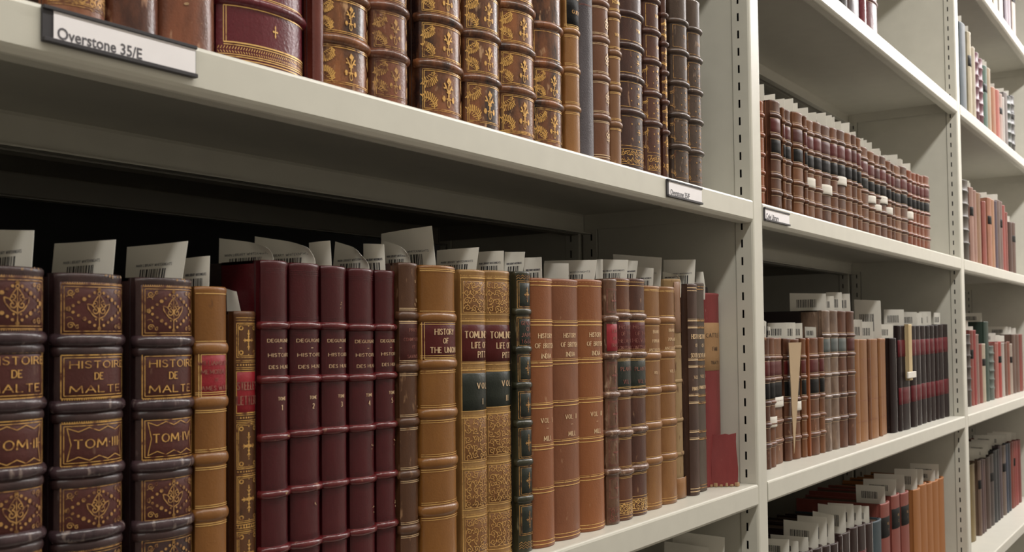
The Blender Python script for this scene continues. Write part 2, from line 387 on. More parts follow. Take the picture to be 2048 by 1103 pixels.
# ------------------------------------------------------------------ books
class Prof:
    """rounded spine cross-section; local y = 0 at the nose, b at the joint"""
    PM = 1.25
    def __init__(s, w, b, n=14):
        s.w, s.b = w, b; s.pts = []
        for i in range(n + 1):
            p = -s.PM + 2 * s.PM * i / n; s.pts.append(s.at(p))
        # arc length table
        N = 60; s.tab = []; L = 0; prev = s.at(0)[:2]; s.tab.append((0, 0))
        for i in range(1, N + 1):
            ph = s.PM * i / N; q = s.at(ph)[:2]; L += math.hypot(q[0] - prev[0], q[1] - prev[1]); s.tab.append((L, ph)); prev = q
        s.half = L
    def at(s, ph):
        sm, cm = math.sin(s.PM), math.cos(s.PM)
        x = s.w / 2 * math.sin(ph) / sm; y = s.b - s.b * (math.cos(ph) - cm) / (1 - cm)
        dx = s.w / 2 * math.cos(ph) / sm; dy = s.b * math.sin(ph) / (1 - cm); l = math.hypot(dx, dy) or 1
        return x, y, dy / l, -dx / l
    def surf(s, off):
        def f(a, z):
            t = min(abs(a), s.half) / s.half * (len(s.tab) - 1); i = min(int(t), len(s.tab) - 2)
            # table is near uniform in ph, search for the arc length
            aa = min(abs(a), s.half)
            while i > 0 and s.tab[i][0] > aa: i -= 1
            while i < len(s.tab) - 2 and s.tab[i + 1][0] < aa: i += 1
            l0, p0 = s.tab[i]; l1, p1 = s.tab[i + 1]; ph = p0 + (p1 - p0) * (aa - l0) / max(1e-9, l1 - l0)
            x, y, nx, ny = s.at(ph if a >= 0 else -ph)
            return (x + nx * off, y + ny * off, z)
        return f
def loft(rows):
    V = []; F = []; n = len(rows[0])
    for r in rows: V += r
    for i in range(len(rows) - 1):
        for j in range(n - 1):
            F.append((i * n + j, i * n + j + 1, (i + 1) * n + j + 1, (i + 1) * n + j))
    return V, F
def spine_mesh(pr, h, turn, inline=(), hh=.003, pt=.0018, wob=0.0):
    w, b = pr.w, pr.b
    def row(z, off, dy=0., k=1.):
        A = [((x + nx * off) * k, y + ny * off + dy, z) for x, y, nx, ny in pr.pts]
        sx = w / 2 + .0002
        return [(-sx, b + turn, z), (-sx, b + .006, z), (-sx + .0010, b + .0025, z)] + A + [(sx - .0010, b + .0025, z), (sx, b + .006, z), (sx, b + turn, z)]
    zs = [(0, -.0006), (.0008, .0001), (.003, 0)]
    for zc in sorted(inline):
        for u in (-1, -.72, -.35, 0, .35, .72, 1): zs.append((zc + u * hh, pt * math.cos(u * math.pi / 2) ** .7))
    zs += [(h - .0045, 0), (h - .0025, .0005), (h - .0010, .0004), (h - .0002, -.0004)]
    zs.sort()
    rows = [row(z, o + (wob * math.sin(z * 70 + w * 900) if 0 < z < h else 0)) for z, o in zs]
    rows.append(row(h - .0002, -.0016, .0008)); rows.append(row(h - .0020, -.0018, .0035, .93))
    return loft(rows)
def band_mesh(pr, zc, hh, pt, over=.0001, sag=0.0):
    rows = []
    for u in (-1, -.8, -.5, -.2, .2, .5, .8, 1):
        o = pt * max(0, math.cos(u * math.pi / 2)) ** .65 + (-.0003 if abs(u) == 1 else .0)
        r = [(x + nx * o + (over if x > 0 else -over) * (abs(x) / (pr.w / 2)) ** 6, y + ny * o, zc + u * hh) for x, y, nx, ny in pr.pts]
        r = [(r[0][0] + .0004, r[0][1] + .003, zc + u * hh)] + r + [(r[-1][0] - .0004, r[-1][1] + .003, zc + u * hh)]
        rows.append(r)
    return loft(rows)
def patch(pr, z0, z1, hs, off, s_c=0., jag=0.):
    f = pr.surf(off); n = 12; rows = []
    zz = [z0, z0 + .0004] + [z0 + (z1 - z0) * k / 3 for k in (1, 2)] + [z1 - .0004, z1]
    for i, z in enumerate(zz):
        o = off if 0 < i < len(zz) - 1 else off - .0004
        g = pr.surf(o)
        rows.append([g(s_c - hs + 2 * hs * j / n, z + (jag * math.sin(j * 2.3 + i) if i in (0, 5) else 0)) for j in range(n + 1)])
    return loft(rows)
def book(label, x, w, b, yf, h, lvl, mat, group, depth=.15, bands=(), bmat=None, hh=.003, pt=.0019, turn=.007, board=None,
         labels=(), decos=(), rot=(0, 0, 0), inline=False, name='antique_book', pages=PAGESD, wob=.0002, n=14, detail=True):
    pr = Prof(w, b, n)
    e = empty(name, (x + w / 2, yf, lvl), label, 'book', group, rot)
    V, F = spine_mesh(pr, h, turn, bands if inline else (), hh, pt, wob)
    mesh('spine', V, F, mat, e, True)
    if not inline:
        for zc in bands:
            V, F = band_mesh(pr, zc, hh, pt); mesh('raised_band', V, F, bmat or mat, e, True)
    t = .0026 if w > .014 else .0016
    t = min(t, w * .22)
    for s in (-1, 1):
        m = MB(); xa, xb = sorted((s * w / 2, s * (w / 2 - t))); m.box((xa, b + .0045, 0), (xb, b + depth, h - .0004), .0004)
        m.build('board', board or mat, e)
    if w - 2 * t > .002:
        m = MB(); m.box((-(w / 2 - t - .0001), b + .004, .003), (w / 2 - t - .0001, b + depth - .004, h - .0035)); m.build('page_block', pages, e)
    for lb in labels:
        z0, z1, lm, hs = lb[:4]; off = lb[4] if len(lb) > 4 else .00035
        V, F = patch(pr, z0, z1, min(hs if hs > 0 else pr.half + hs, pr.half - .0003), off); mesh(lb[5] if len(lb) > 5 else 'title_label', V, F, lm, e, True)
    for nm, gm, fn, off in decos:
        d = Deco(); fn(d, pr); d.build(nm, pr.surf(off), gm, e, pr.half * .995)
    return e, pr

# ------------------------------------------------------------------ tooling patterns
PI = math.pi
def fillet(d, pr, z, w=.0004, gap=.0012, double=True, m=.0006):
    hs = pr.half - m; d.seg((-hs, z), (hs, z), w)
    if double: d.seg((-hs, z + gap), (hs, z + gap), w)
def frame(d, pr, z0, z1, m=.0035, w=.0005, gap=.0013, roll=True):
    hs = pr.half - m; d.rect((-hs, hs, z0, z1), w)
    if gap: d.rect((-hs + gap, hs - gap, z0 + gap, z1 - gap), w * .8)
    if roll:
        n = int(2 * hs / .0011)
        for i in range(n):
            s = -hs + (i + .5) * 2 * hs / n
            d.dot((s, z1 + .0006), .0004, 4); d.dot((s, z0 - .0006), .0004, 4)
def malte_panel(d, pr, z0, z1):
    frame(d, pr, z0, z1); hs = pr.half - .0055; zc = (z0 + z1) / 2; hz = (z1 - z0) / 2 - .0022
    for k in range(7):
        t = k / 6
        for sx in (-1, 1):
            for sz in (-1, 1): d.dot((sx * hs * (1 - t) * .96, zc + sz * hz * t * .96), .0008 if k % 3 else .0011, 6)
    for sx in (-1, 1):
        for sz in (-1, 1):
            cx, cz = sx * (hs - .0022), zc + sz * (hz - .0020)
            d.spiral((cx, cz), .0018, .0004, 0, sx * sz * 9, .0005, 10); d.spiral((cx - sx * .003, cz + sz * .0008), .0011, .0003, 1, 8, .00045, 8)
            d.arc((cx + sx * .0006, cz - sz * .0028), .0015, 0, 2.6, .0003, 5)
        d.dot((sx * (hs - .0012), zc), .0011, 5, .0015)
        d.spiral((sx * .0022, zc - .0008), .0022, .0004, PI / 2, PI / 2 + sx * 8, .0006, 12)
        d.spiral((sx * .0022, zc + .0030), .0016, .0003, -PI / 2, -PI / 2 - sx * 7, .0005, 10)
        d.line([(0, zc - .0048), (sx * .003, zc - .0034), (sx * .0058, zc + .0002), (sx * .0062, zc + .0026), (sx * .0040, zc + .0020), (sx * .0024, zc + .0004)], .0006)
        d.line([(sx * .0006, zc + .0066), (sx * .0026, zc + .0040), (sx * .0036, zc + .0016)], .0005)
        d.dot((sx * .0018, zc - .0052), .0006)
    d.seg((0, zc - hz + .0008), (0, zc + .0072), .0005); d.arc((0, zc + .0078), .0009, 0, 2 * PI, .0004, 8)
    d.dot((0, zc), .0008); d.dot((0, zc - .0050), .0009, 3, rot=-PI / 2)
def zig_panel(d, pr, z0, z1):
    frame(d, pr, z0, z1); hs = pr.half - .0062; zt, zl = z1 - .0022, z0 + .0022
    for zz, sg in ((zt, -1), (zl, 1)):
        n = 6; P = []
        for i in range(n + 1): P.append((-hs + 2 * hs * i / n, zz + (sg * .0020 if i % 2 else 0)))
        d.line(P, .0004)
    for sx in (-1, 1): d.line([(sx * hs, zt), (sx * (hs - .0018), (zt + zl) / 2), (sx * hs, zl)], .0004)
def fern(d, c, a, L, sg=1, w=.00045):
    P = []; 
    for i in range(8):
        t = i / 7; P.append((c[0] + L * t * math.cos(a + sg * 1.0 * t), c[1] + L * t * math.sin(a + sg * 1.0 * t)))
    d.line(P, w)
    for i in range(1, 8):
        dx, dy = P[i][0] - P[i - 1][0], P[i][1] - P[i - 1][1]; th = math.atan2(dy, dx)
        for s2, k in ((-sg, 1.0), (sg, .5)):
            l = L * .34 * k * (1.1 - abs(i / 7 - .55)); an = th + s2 * .95
            m_ = (P[i][0] + l * .6 * math.cos(an), P[i][1] + l * .6 * math.sin(an)); e_ = (m_[0] + l * .5 * math.cos(an - s2 * .5), m_[1] + l * .5 * math.sin(an - s2 * .5))
            d.line([P[i], m_, e_], w)
def fan(d, c, dx, dz, R):
    """gilt fern laid round a panel corner: curved stem, leaves fanning away from the corner"""
    P = [(c[0] + dx * R * .62 * math.cos(t * PI / 20), c[1] + dz * R * .62 * math.sin(t * PI / 20)) for t in range(0, 11)]
    d.line(P, .0007)
    for i in range(0, 11):
        a = i * PI / 20 + .12
        for r0, r1, w_ in ((.62, 1.0, .0009), (.58, .34, .0007)):
            if r0 > r1 and i % 2: continue
            L_ = (r1 - r0) * (1.0 if 1 < i < 9 else .6); r1_ = r0 + L_
            p = [(c[0] + dx * R * rr * math.cos(aa), c[1] + dz * R * rr * math.sin(aa)) for rr, aa in ((r0, a), ((r0 + r1_) / 2, a + .05), (r1_, a + .16))]
            d.seg(p[0], p[1], w_ * .8); d.seg(p[1], p[2], w_)
def sprig_panel(d, pr, z0, z1):
    hs = pr.half - .0050; X = -.12 * pr.half; d.rect((-hs, hs, z0, z1), .0005); d.rect((-hs - .0011, hs + .0011, z0 - .0011, z1 + .0011), .00035)
    zc = (z0 + z1) / 2; H = z1 - z0; R = min(H * .44, hs * .72)
    for sx in (-1, 1):
        fan(d, (sx * hs, z0 + .0003), -sx, 1, R); fan(d, (sx * hs, z1 - H * .02), -sx, -1, R)
    k = H / .026
    d.dot((X + .0005, zc + .0072 * k), .0024 * k, 4, .0031 * k, .2)
    for sx in (-1, 1):
        d.line([(X, zc - .001 * k), (X + sx * .0022 * k, zc + .0026 * k), (X + sx * .0042 * k, zc + .0058 * k)], .0012 * k)
        d.line([(X + sx * .0022 * k, zc + .0026 * k), (X + sx * .0048 * k, zc + .0022 * k)], .0012 * k)
        d.arc((X + sx * .0020 * k, zc - .0028 * k), .0024 * k, PI / 2, PI / 2 + sx * 3.3, .0009 * k, 7)
        d.dot((X + sx * .0046 * k, zc - .0052 * k), .0015 * k, 6, .0023 * k)
    d.seg((X, zc + .005 * k), (X, zc - .003 * k), .0010 * k)
    d.arc((X, zc - .0080 * k), .0014 * k, 0, 2 * PI, .0007 * k, 9, ry=.0028 * k)
def cross_panel(d, pr, z0, z1, m=.0022, big=1.0, circles=True, fr=True):
    hs = pr.half - m; zc = (z0 + z1) / 2; H = z1 - z0
    if fr: d.rect((-hs, hs, z0, z1), .0004); d.rect((-hs + .0009, hs - .0009, z0 + .0009, z1 - .0009), .0003)
    k = H / .022 * big
    for ax, ay, L in ((0, 1, .0075), (0, -1, .0075), (1, 0, .0042), (-1, 0, .0042)):
        L *= k; d.seg((0, zc), (ax * L, zc + ay * L), .0007)
        for t in (.35, .6, .85): d.dot((ax * L * t, zc + ay * L * t), .0009 * k * (1.25 - t * .5), 4)
        for s2 in (-1, 1): d.seg((ax * L * .55, zc + ay * L * .55), (ax * L * .55 + (ay * s2 + ax) * .0013 * k, zc + ay * L * .55 + (ax * s2 + ay) * .0013 * k), .0004)
        d.dot((ax * L, zc + ay * L), .0006 * k, 4)
    d.arc((0, zc), .0011 * k, 0, 2 * PI, .0004, 8)
    if circles:
        for sx in (-1, 1):
            for sz in (-1, 1):
                c = (sx * (hs - .0024), zc + sz * (H / 2 - .0028)); d.arc(c, .0011, 0, 2 * PI, .0007, 8)
        for sz in (-1, 1): d.dot((0, zc + sz * (H / 2 - .0016)), .0004)
def scroll_panel(d, pr, z0, z1, seed=1, m=.0032):
    r = random.Random(seed); hs = pr.half - m; d.rect((-hs, hs, z0, z1), .0004)
    nx = max(2, int(2 * hs / .0052)); nz = max(2, int((z1 - z0) / .0052)); cx, cz = 2 * hs / nx, (z1 - z0) / nz
    for i in range(nx):
        for j in range(nz):
            c = (-hs + (i + .5) * cx + r.uniform(-.0005, .0005), z0 + (j + .5) * cz + r.uniform(-.0005, .0005)); a = r.uniform(0, 6.3); sg = 1 if (i + j) % 2 else -1
            d.spiral(c, .0024, .0004, a, a + sg * 8.2, .00055, 12)
            a2 = a + sg * 3; d.line([(c[0] + .0024 * math.cos(a), c[1] + .0024 * math.sin(a)), (c[0] + .0034 * math.cos(a - .5 * sg), c[1] + .0034 * math.sin(a - .5 * sg))], .0006)
            for q in range(3):
                an = a2 + q * 1.6; d.dot((c[0] + .0026 * math.cos(an), c[1] + .0026 * math.sin(an)), .00085, 5, .0005, an)
def dots_panel(d, pr, z0, z1, seed=2, m=.0040):
    r = random.Random(seed); hs = pr.half - m; d.rect((-hs, hs, z0, z1), .0004); zc = (z0 + z1) / 2; H = (z1 - z0) / 2
    for sx in (-1, 1):
        for sz in (-1, 1):
            fern(d, (sx * (hs - .0006), zc + sz * (H - .001)), -sz * PI / 2, H * .62, sz * sx * 1.0, .0004)
            d.dot((sx * hs * .45, zc + sz * H * .5), .0008, 6)
    for t in (-.62, 0, .62): d.dot((0, zc + t * H), .0012, 7)
    for a in range(6): d.dot((.0024 * math.cos(a * PI / 3), zc + .0024 * math.sin(a * PI / 3)), .0006, 5)
def flower(d, c, r):
    for k in range(5): d.arc((c[0] + r * .6 * math.cos(k * 1.2566 + .3), c[1] + r * .8 * math.sin(k * 1.2566 + .3)), r * .42, 0, 2 * PI, r * .16, 6)
    for sz in (-1, 1): d.seg((c[0], c[1] + sz * r), (c[0] + r * .3, c[1] + sz * r * 1.6), r * .2)
def band_fillets(d, pr, bands, hh, w=.0004, gap=.0011, k=2, m=.0004):
    for z in bands:
        for sg in (-1, 1):
            for i in range(k):
                zz = z + sg * (hh + .0010 + i * gap); d.seg((-pr.half + m, zz), (pr.half - m, zz), w)
def texts(items, serif=True):
    def fn(d, pr):
        for t in items:
            txt, cs, v, hgt = t[:4]; write(d, txt, cs, v, hgt, width=t[4] if len(t) > 4 else None, serif=serif)
    return fn

# ------------------------------------------------------------------ leathers
malte_l = leather('dark_plum_calf', (68, 44, 46), (98, 66, 64), (140, 118, 112), .06, .34, 60, k=.86)
malte_b = leather('plum_band_calf', (60, 42, 48), (98, 74, 78), (150, 132, 126), .10, .22, 130)
malte_p = leather('oxblood_label_calf', (92, 32, 26), (122, 46, 36), (150, 110, 90), .02, .45, 60, contrast=.3, k=.86)
tan_l = leather('honey_tan_calf', (156, 98, 42), (192, 126, 58), (120, 76, 40), .04, .36, 40, contrast=.3, k=.95)
steele_l = leather('chestnut_tooled_calf', (104, 62, 32), (140, 88, 48), (84, 52, 30), .10, .45, 60, k=.95)
deg_l = leather('crimson_morocco', (92, 18, 28), (118, 24, 34), (150, 70, 66), .0, .30, 45, contrast=.3, grain=.25, k=.86)
deg_b = leather('crimson_band_morocco', (120, 30, 38), (150, 52, 54), (190, 130, 110), .08, .20, 90, k=.86)
b6_l = leather('brown_rubbed_calf', (112, 68, 42), (140, 90, 58), (196, 150, 110), .10, .36, 60, k=.86)
b6_p = leather('faded_maroon_label', (92, 34, 30), (112, 44, 38), None, 0, .5, k=.86, spec=.3)
union_l = leather('amber_smooth_calf', (156, 96, 38), (200, 134, 62), (120, 78, 40), .03, .30, 28, contrast=.3, k=.95)
red_p = leather('bright_red_label', (176, 16, 36), (206, 28, 48), (150, 70, 60), .02, .5, 60, contrast=.3, k=.95)
dred_p = leather('maroon_label', (106, 24, 24), (128, 34, 30), None, 0, .42, contrast=.3, k=.86, spec=.3)
dgreen_p = leather('bottle_green_label', (28, 38, 26), (40, 52, 36), (90, 90, 76), .03, .42, contrast=.3, k=.86)
black_p = leather('black_label', (22, 20, 18), (32, 30, 28), None, 0, .5, k=.86, spec=.12)
tom_l = leather('pale_gilt_calf', (184, 130, 70), (216, 166, 100), (128, 92, 56), .05, .36, 60, k=.95)
green_l = leather('dark_green_gilt_calf', (56, 56, 38), (88, 86, 60), (150, 140, 110), .06, .30, 70, k=.86)
ind_l = leather('light_russet_calf', (172, 98, 56), (202, 122, 72), (210, 160, 120), .02, .36, 40, contrast=.3, k=.95)
ind2_l = leather('mid_russet_calf', (156, 92, 58), (188, 116, 76), (206, 160, 124), .03, .38, 40, contrast=.3, k=.95)
ind3_l = leather('warm_russet_calf', (176, 100, 54), (206, 126, 72), (206, 160, 120), .02, .36, 40, contrast=.3, k=.95)
b14_l = leather('scuffed_brown_calf', (104, 66, 44), (162, 116, 86), (196, 164, 136), .12, .32, 90, k=.95)
b15_l = leather('dark_chestnut_calf', (112, 60, 38), (146, 88, 58), (180, 140, 110), .06, .32, 60, k=.95)
b17_l = leather('caramel_calf', (168, 110, 58), (198, 138, 80), (120, 80, 50), .04, .34, 50, k=.95)
cream_l = leather('bare_spine_paper', (206, 160, 104), (234, 196, 138), (140, 96, 60), .14, .8, 60, k=.86)
sco_l = leather('umber_calf', (94, 64, 54), (124, 88, 72), (160, 120, 98), .05, .42, 50, k=.86)
sco2_l = leather('grey_brown_calf', (112, 92, 80), (136, 116, 100), (160, 140, 120), .05, .5, 50, k=.86)
pam_l = leather('brick_red_cloth', (150, 52, 54), (170, 66, 64), (190, 130, 116), .03, .6, 80, contrast=.3)
peach_p = leather('peach_paper_label', (196, 148, 98), (208, 162, 112), None, 0, .7)
br1_l = leather('walnut_calf', (84, 48, 38), (166, 98, 68), (196, 150, 120), .10, .26, 40, contrast=.15)
br2_l = leather('mottled_tree_calf', (58, 38, 34), (176, 108, 66), (206, 164, 124), .09, .24, 60, contrast=.13)
br3_l = leather('warm_mottled_calf', (76, 48, 38), (190, 118, 70), (210, 164, 120), .09, .24, 56, contrast=.14)
wine_l = leather('wine_morocco', (112, 30, 44), (138, 42, 56), (180, 100, 100), .02, .26, 60, contrast=.3, grain=.7, gscale=500)
rbr_l = leather('red_brown_calf', (110, 46, 38), (140, 64, 50), (180, 120, 90), .06, .34, 60)
orng_l = leather('copper_tooled_calf', (150, 88, 60), (190, 128, 92), (110, 66, 44), .08, .36, 120)
tan2_l = leather('golden_tan_calf', (170, 112, 58), (204, 146, 86), (120, 74, 40), .04, .30, 36, contrast=.3)
purp_l = leather('grey_purple_cloth', (92, 84, 90), (116, 108, 114), (140, 130, 134), .02, .42, 60, grain=.8, gscale=900)
br4_l = leather('cocoa_calf', (128, 80, 54), (156, 102, 72), (190, 140, 104), .03, .32, 40, contrast=.3)
br5_l = leather('hazel_calf', (146, 98, 62), (174, 122, 82), (190, 140, 104), .03, .34, 40, contrast=.3)
dk1_l = leather('dark_oak_calf', (66, 38, 34), (98, 60, 50), (170, 130, 100), .06, .28, 60)
dk2_l = leather('russet_oak_calf', (86, 46, 36), (122, 74, 56), (180, 138, 104), .06, .28, 60)
dk3_l = leather('smoky_calf', (74, 56, 46), (110, 84, 68), (150, 124, 104), .08, .30, 60)
dark_board = leather('dark_marbled_boards', (34, 22, 22), (52, 34, 34), None, 0, .7)
brown_board = leather('brown_calf_boards', (62, 36, 26), (86, 52, 38), (130, 96, 70), .04, .5)
plum_board = leather('plum_boards', (44, 28, 32), (60, 38, 42), None, 0, .6)
calf_band = leather('rubbed_calf_band', (120, 80, 60), (160, 118, 94), (200, 168, 140), .12, .26, 120)

gold = gilt('gilt', (226, 178, 104), (110, 60, 34), .40)
gold_b = gilt('bright_gilt', (240, 196, 124), (150, 96, 50), .33, .45)
gold_d = gilt('dull_gilt', (190, 146, 88), (98, 56, 36), .45, .4, .45)
gold_p = gilt('pale_gilt', (226, 196, 156), (170, 120, 80), .36, .3, .45)
gold_t = gilt('scroll_gilt', (206, 160, 96), (150, 100, 58), .36, .25, .45)
tom_p = leather('toned_scroll_panel', (150, 98, 52), (176, 120, 68), None, 0, .4)
blind = gilt('blind_tooling', (62, 14, 20), (84, 20, 28), .5, 0, .4)
faint = gilt('faded_gilt', (150, 98, 84), (110, 50, 44), .48, .2, .5)
inkl = gilt('black_tooling', (60, 44, 34), (120, 90, 60), .4, 0, .6)
scuff = leather('raw_leather_scuff', (206, 160, 110), (226, 190, 148), None, 0, .8)

ROW_B = [
('malte2', -882.7, 35.5, 7.8, 28.0, 202.7, [167.7, 136.5, 105.0, 74.6], [197.4, 173.3, 163.5, 141.0, 130.5, 108.3, 99.7, 76.9]),
('malte3', -839.2, 38.0, 8.4, 30.0, 201.4, [166.4, 133.5, 101.4, 70.3], [195.6, 170.9, 160.4, 139.1, 126.8, 106.1, 96.1, 72.8]),
('malte4', -792.6, 35.7, 7.8, 30.0, 201.0, [165.4, 131.9, 99.8, 68.4], [195.9, 170.0, 160.3, 136.7, 126.5, 104.6, 95.0, 71.6]),
('william', -756.3, 21.6, 4.8, 30.0, 197.4, [162.6, 132.7, 101.2, 70.4], [159.8, 135.2]),
('steele', -724.2, 15.5, 3.4, 36.0, 184.2, [152.6, 121.9, 90.8, 59.8], [148.8, 124.8, 176.9, 157.0, 118.4, 92.5, 87.9, 61.5]),
('D1', -708.0, 20.6, 4.5, 30.0, 214.7, [175.6, 143.5, 109.1, 75.6, 42.8], []),
('D2', -683.9, 24.8, 5.5, 30.0, 214.4, [175.7, 142.9, 109.6, 75.9, 42.0], []),
('D3', -657.0, 21.6, 4.8, 30.0, 214.0, [175.5, 142.5, 109.5, 75.6, 41.9], []),
('D4', -631.3, 23.1, 5.1, 30.0, 213.6, [174.7, 141.8, 108.8, 74.8, 41.6], []),
('D5', -606.3, 19.1, 4.2, 30.0, 213.5, [174.8, 142.3, 109.0, 75.8, 42.4], []),
('B6', -586.6, 18.7, 4.1, 26.0, 219.5, [182.7, 146.9, 109.8, 73.9, 36.8], [178.9, 149.6]),
('union', -567.3, 38.4, 9.6, 18.0, 218.6, [181.5, 148.9, 114.3, 80.2, 46.9], [179.0, 151.7]),
('tom1', -521.0, 30.4, 7.6, 20.0, 217.8, [182.0, 145.9, 109.7, 73.6, 38.8], [176.8, 150.0, 141.1, 113.6]),
('tom2', -490.0, 32.7, 8.2, 20.0, 218.6, [181.9, 144.3, 109.9, 74.8, 38.8], [176.9, 148.9, 141.2, 114.8]),
('green', -456.7, 18.9, 4.7, 16.0, 219.2, [187.2, 157.7, 129.6, 99.8, 69.6, 41.1], [211.3, 190.0, 182.9, 159.7, 153.4, 132.8, 124.8, 103.7, 96.3, 72.9, 66.7, 44.2, 36.9, 13.7]),
('ind1', -437.2, 31.1, 6.8, 13.0, 214.7, [178.3, 145.3, 112.0, 79.3, 45.1, 3.4], []),
('ind2', -405.5, 46.6, 10.3, 14.0, 215.5, [178.1, 146.3, 112.1, 80.2, 46.3, 2.7], []),
('ind3', -358.3, 42.6, 9.4, 15.0, 217.0, [178.8, 146.3, 112.2, 78.4, 45.7, 2.4], []),
('b14', -315.1, 21.6, 4.7, 15.5, 219.1, [183.1, 149.6, 115.0, 81.1, 46.7], [178.6, 153.9]),
('b15', -292.9, 28.8, 6.3, 16.5, 220.7, [186.1, 150.2, 115.6, 79.0, 43.8], [181.0, 153.0, 147.0, 117.7]),
('b16', -263.5, 32.8, 7.2, 17.5, 221.6, [186.0, 150.1, 115.3, 79.9, 44.3], [181.3, 153.0, 146.4, 116.7]),
('b17', -230.2, 41.5, 9.1, 21.0, 216.4, [181.6, 147.5, 114.5, 80.6, 46.6], []),
('b18', -188.0, 34.8, 7.7, 22.5, 216.8, [183.2, 148.7, 114.7, 81.2, 46.9], []),
('b19', -152.6, 33.0, 7.3, 30.0, 225.6, [], []),
('b20', -119.0, 20.4, 4.5, 24.0, 222.2, [183.0, 175.6, 141.8, 134.5, 96.7, 59.2], []),
('b21', -98.0, 37.8, 8.3, 30.0, 224.7, [183.3, 175.7, 141.1, 133.6, 94.9, 56.3], []),
('b22', -59.6, 59.4, 12.0, 34.0, 214.8, [], [181.6, 128.3]),
]
ROW_A = [
('a1', -857.6, 30.2, 8.2, 8.0, 0.0, [], []),
('a2', -824.9, 30.6, 8.3, 10.0, 0.0, [], []),
('a3', -793.7, 38.1, 10.3, 10.0, 0.0, [], []),
('a4', -753.7, 65.3, 12.0, 8.0, 0.0, [36.5], [40.0, 10.4]),
('a5', -684.5, 8.7, 2.3, 12.0, 0.0, [], []),
('a6', -675.2, 46.6, 12.0, 10.0, 0.0, [62.5, 33.1], []),
('a7', -627.6, 36.6, 9.9, 10.0, 0.0, [65.4, 33.7], []),
('a8', -576.0, 47.4, 12.0, 9.0, 0.0, [70.4, 38.1], []),
('a9', -524.0, 43.4, 11.7, 9.0, 0.0, [101.3, 71.2, 38.2], []),
('a10', -480.0, 47.9, 12.0, 8.0, 0.0, [103.4, 71.1, 38.1], []),
('a11', -431.5, 42.2, 11.4, 9.0, 0.0, [100.2, 68.1, 36.1], []),
('a12', -385.6, 21.5, 5.8, 10.0, 0.0, [105.1, 72.3, 39.7], [132.3, 107.7]),
('a13', -363.5, 24.2, 6.5, 10.0, 0.0, [], []),
('a14', -338.7, 27.6, 7.5, 9.0, 0.0, [142.2, 109.6, 75.3, 40.3], []),
('a15', -310.5, 18.5, 5.0, 9.0, 0.0, [137.6, 102.9, 70.7, 37.8], []),
('a16', -291.3, 48.8, 12.0, 7.0, 0.0, [145.3, 115.3, 85.4, 53.7], []),
('a17', -241.9, 30.0, 8.1, 7.0, 0.0, [169.8, 138.8, 109.8, 78.9, 50.7], []),
('a18', -211.3, 9.0, 2.4, 7.0, 0.0, [160.7, 132.2, 103.8, 75.0, 45.3], []),
('a19', -181.6, 34.1, 9.2, 6.0, 0.0, [163.7, 132.6, 100.7, 68.4, 36.7], []),
('a20', -146.9, 32.7, 8.8, 6.0, 194.9, [163.5, 132.7, 98.8, 67.8, 35.8], []),
]

mmv = lambda v: v * .001
def rowdata(r):
    return dict(n=r[0], x=mmv(r[1]), w=mmv(r[2]), b=mmv(r[3]), yf=mmv(r[4]), h=mmv(r[5]), bands=[mmv(v) for v in r[6]], lab=[mmv(v) for v in r[7]])
D = {r[0]: rowdata(r) for r in ROW_A + ROW_B}
def B(key, label, mat, lvl=-1, **k):
    q = D[key]; a = dict(depth=.15, bands=q['bands']); a.update(k)
    h = a.pop('h', None) or q['h']; w = a.pop('w', q['w'])
    grp = 'antique books on the lower shelf of the near bay' if lvl == -1 else 'antique books on the upper shelf of the near bay'
    return book(label, q['x'], w, q['b'], q['yf'], h, lvl * PITCH, mat, grp, **a)

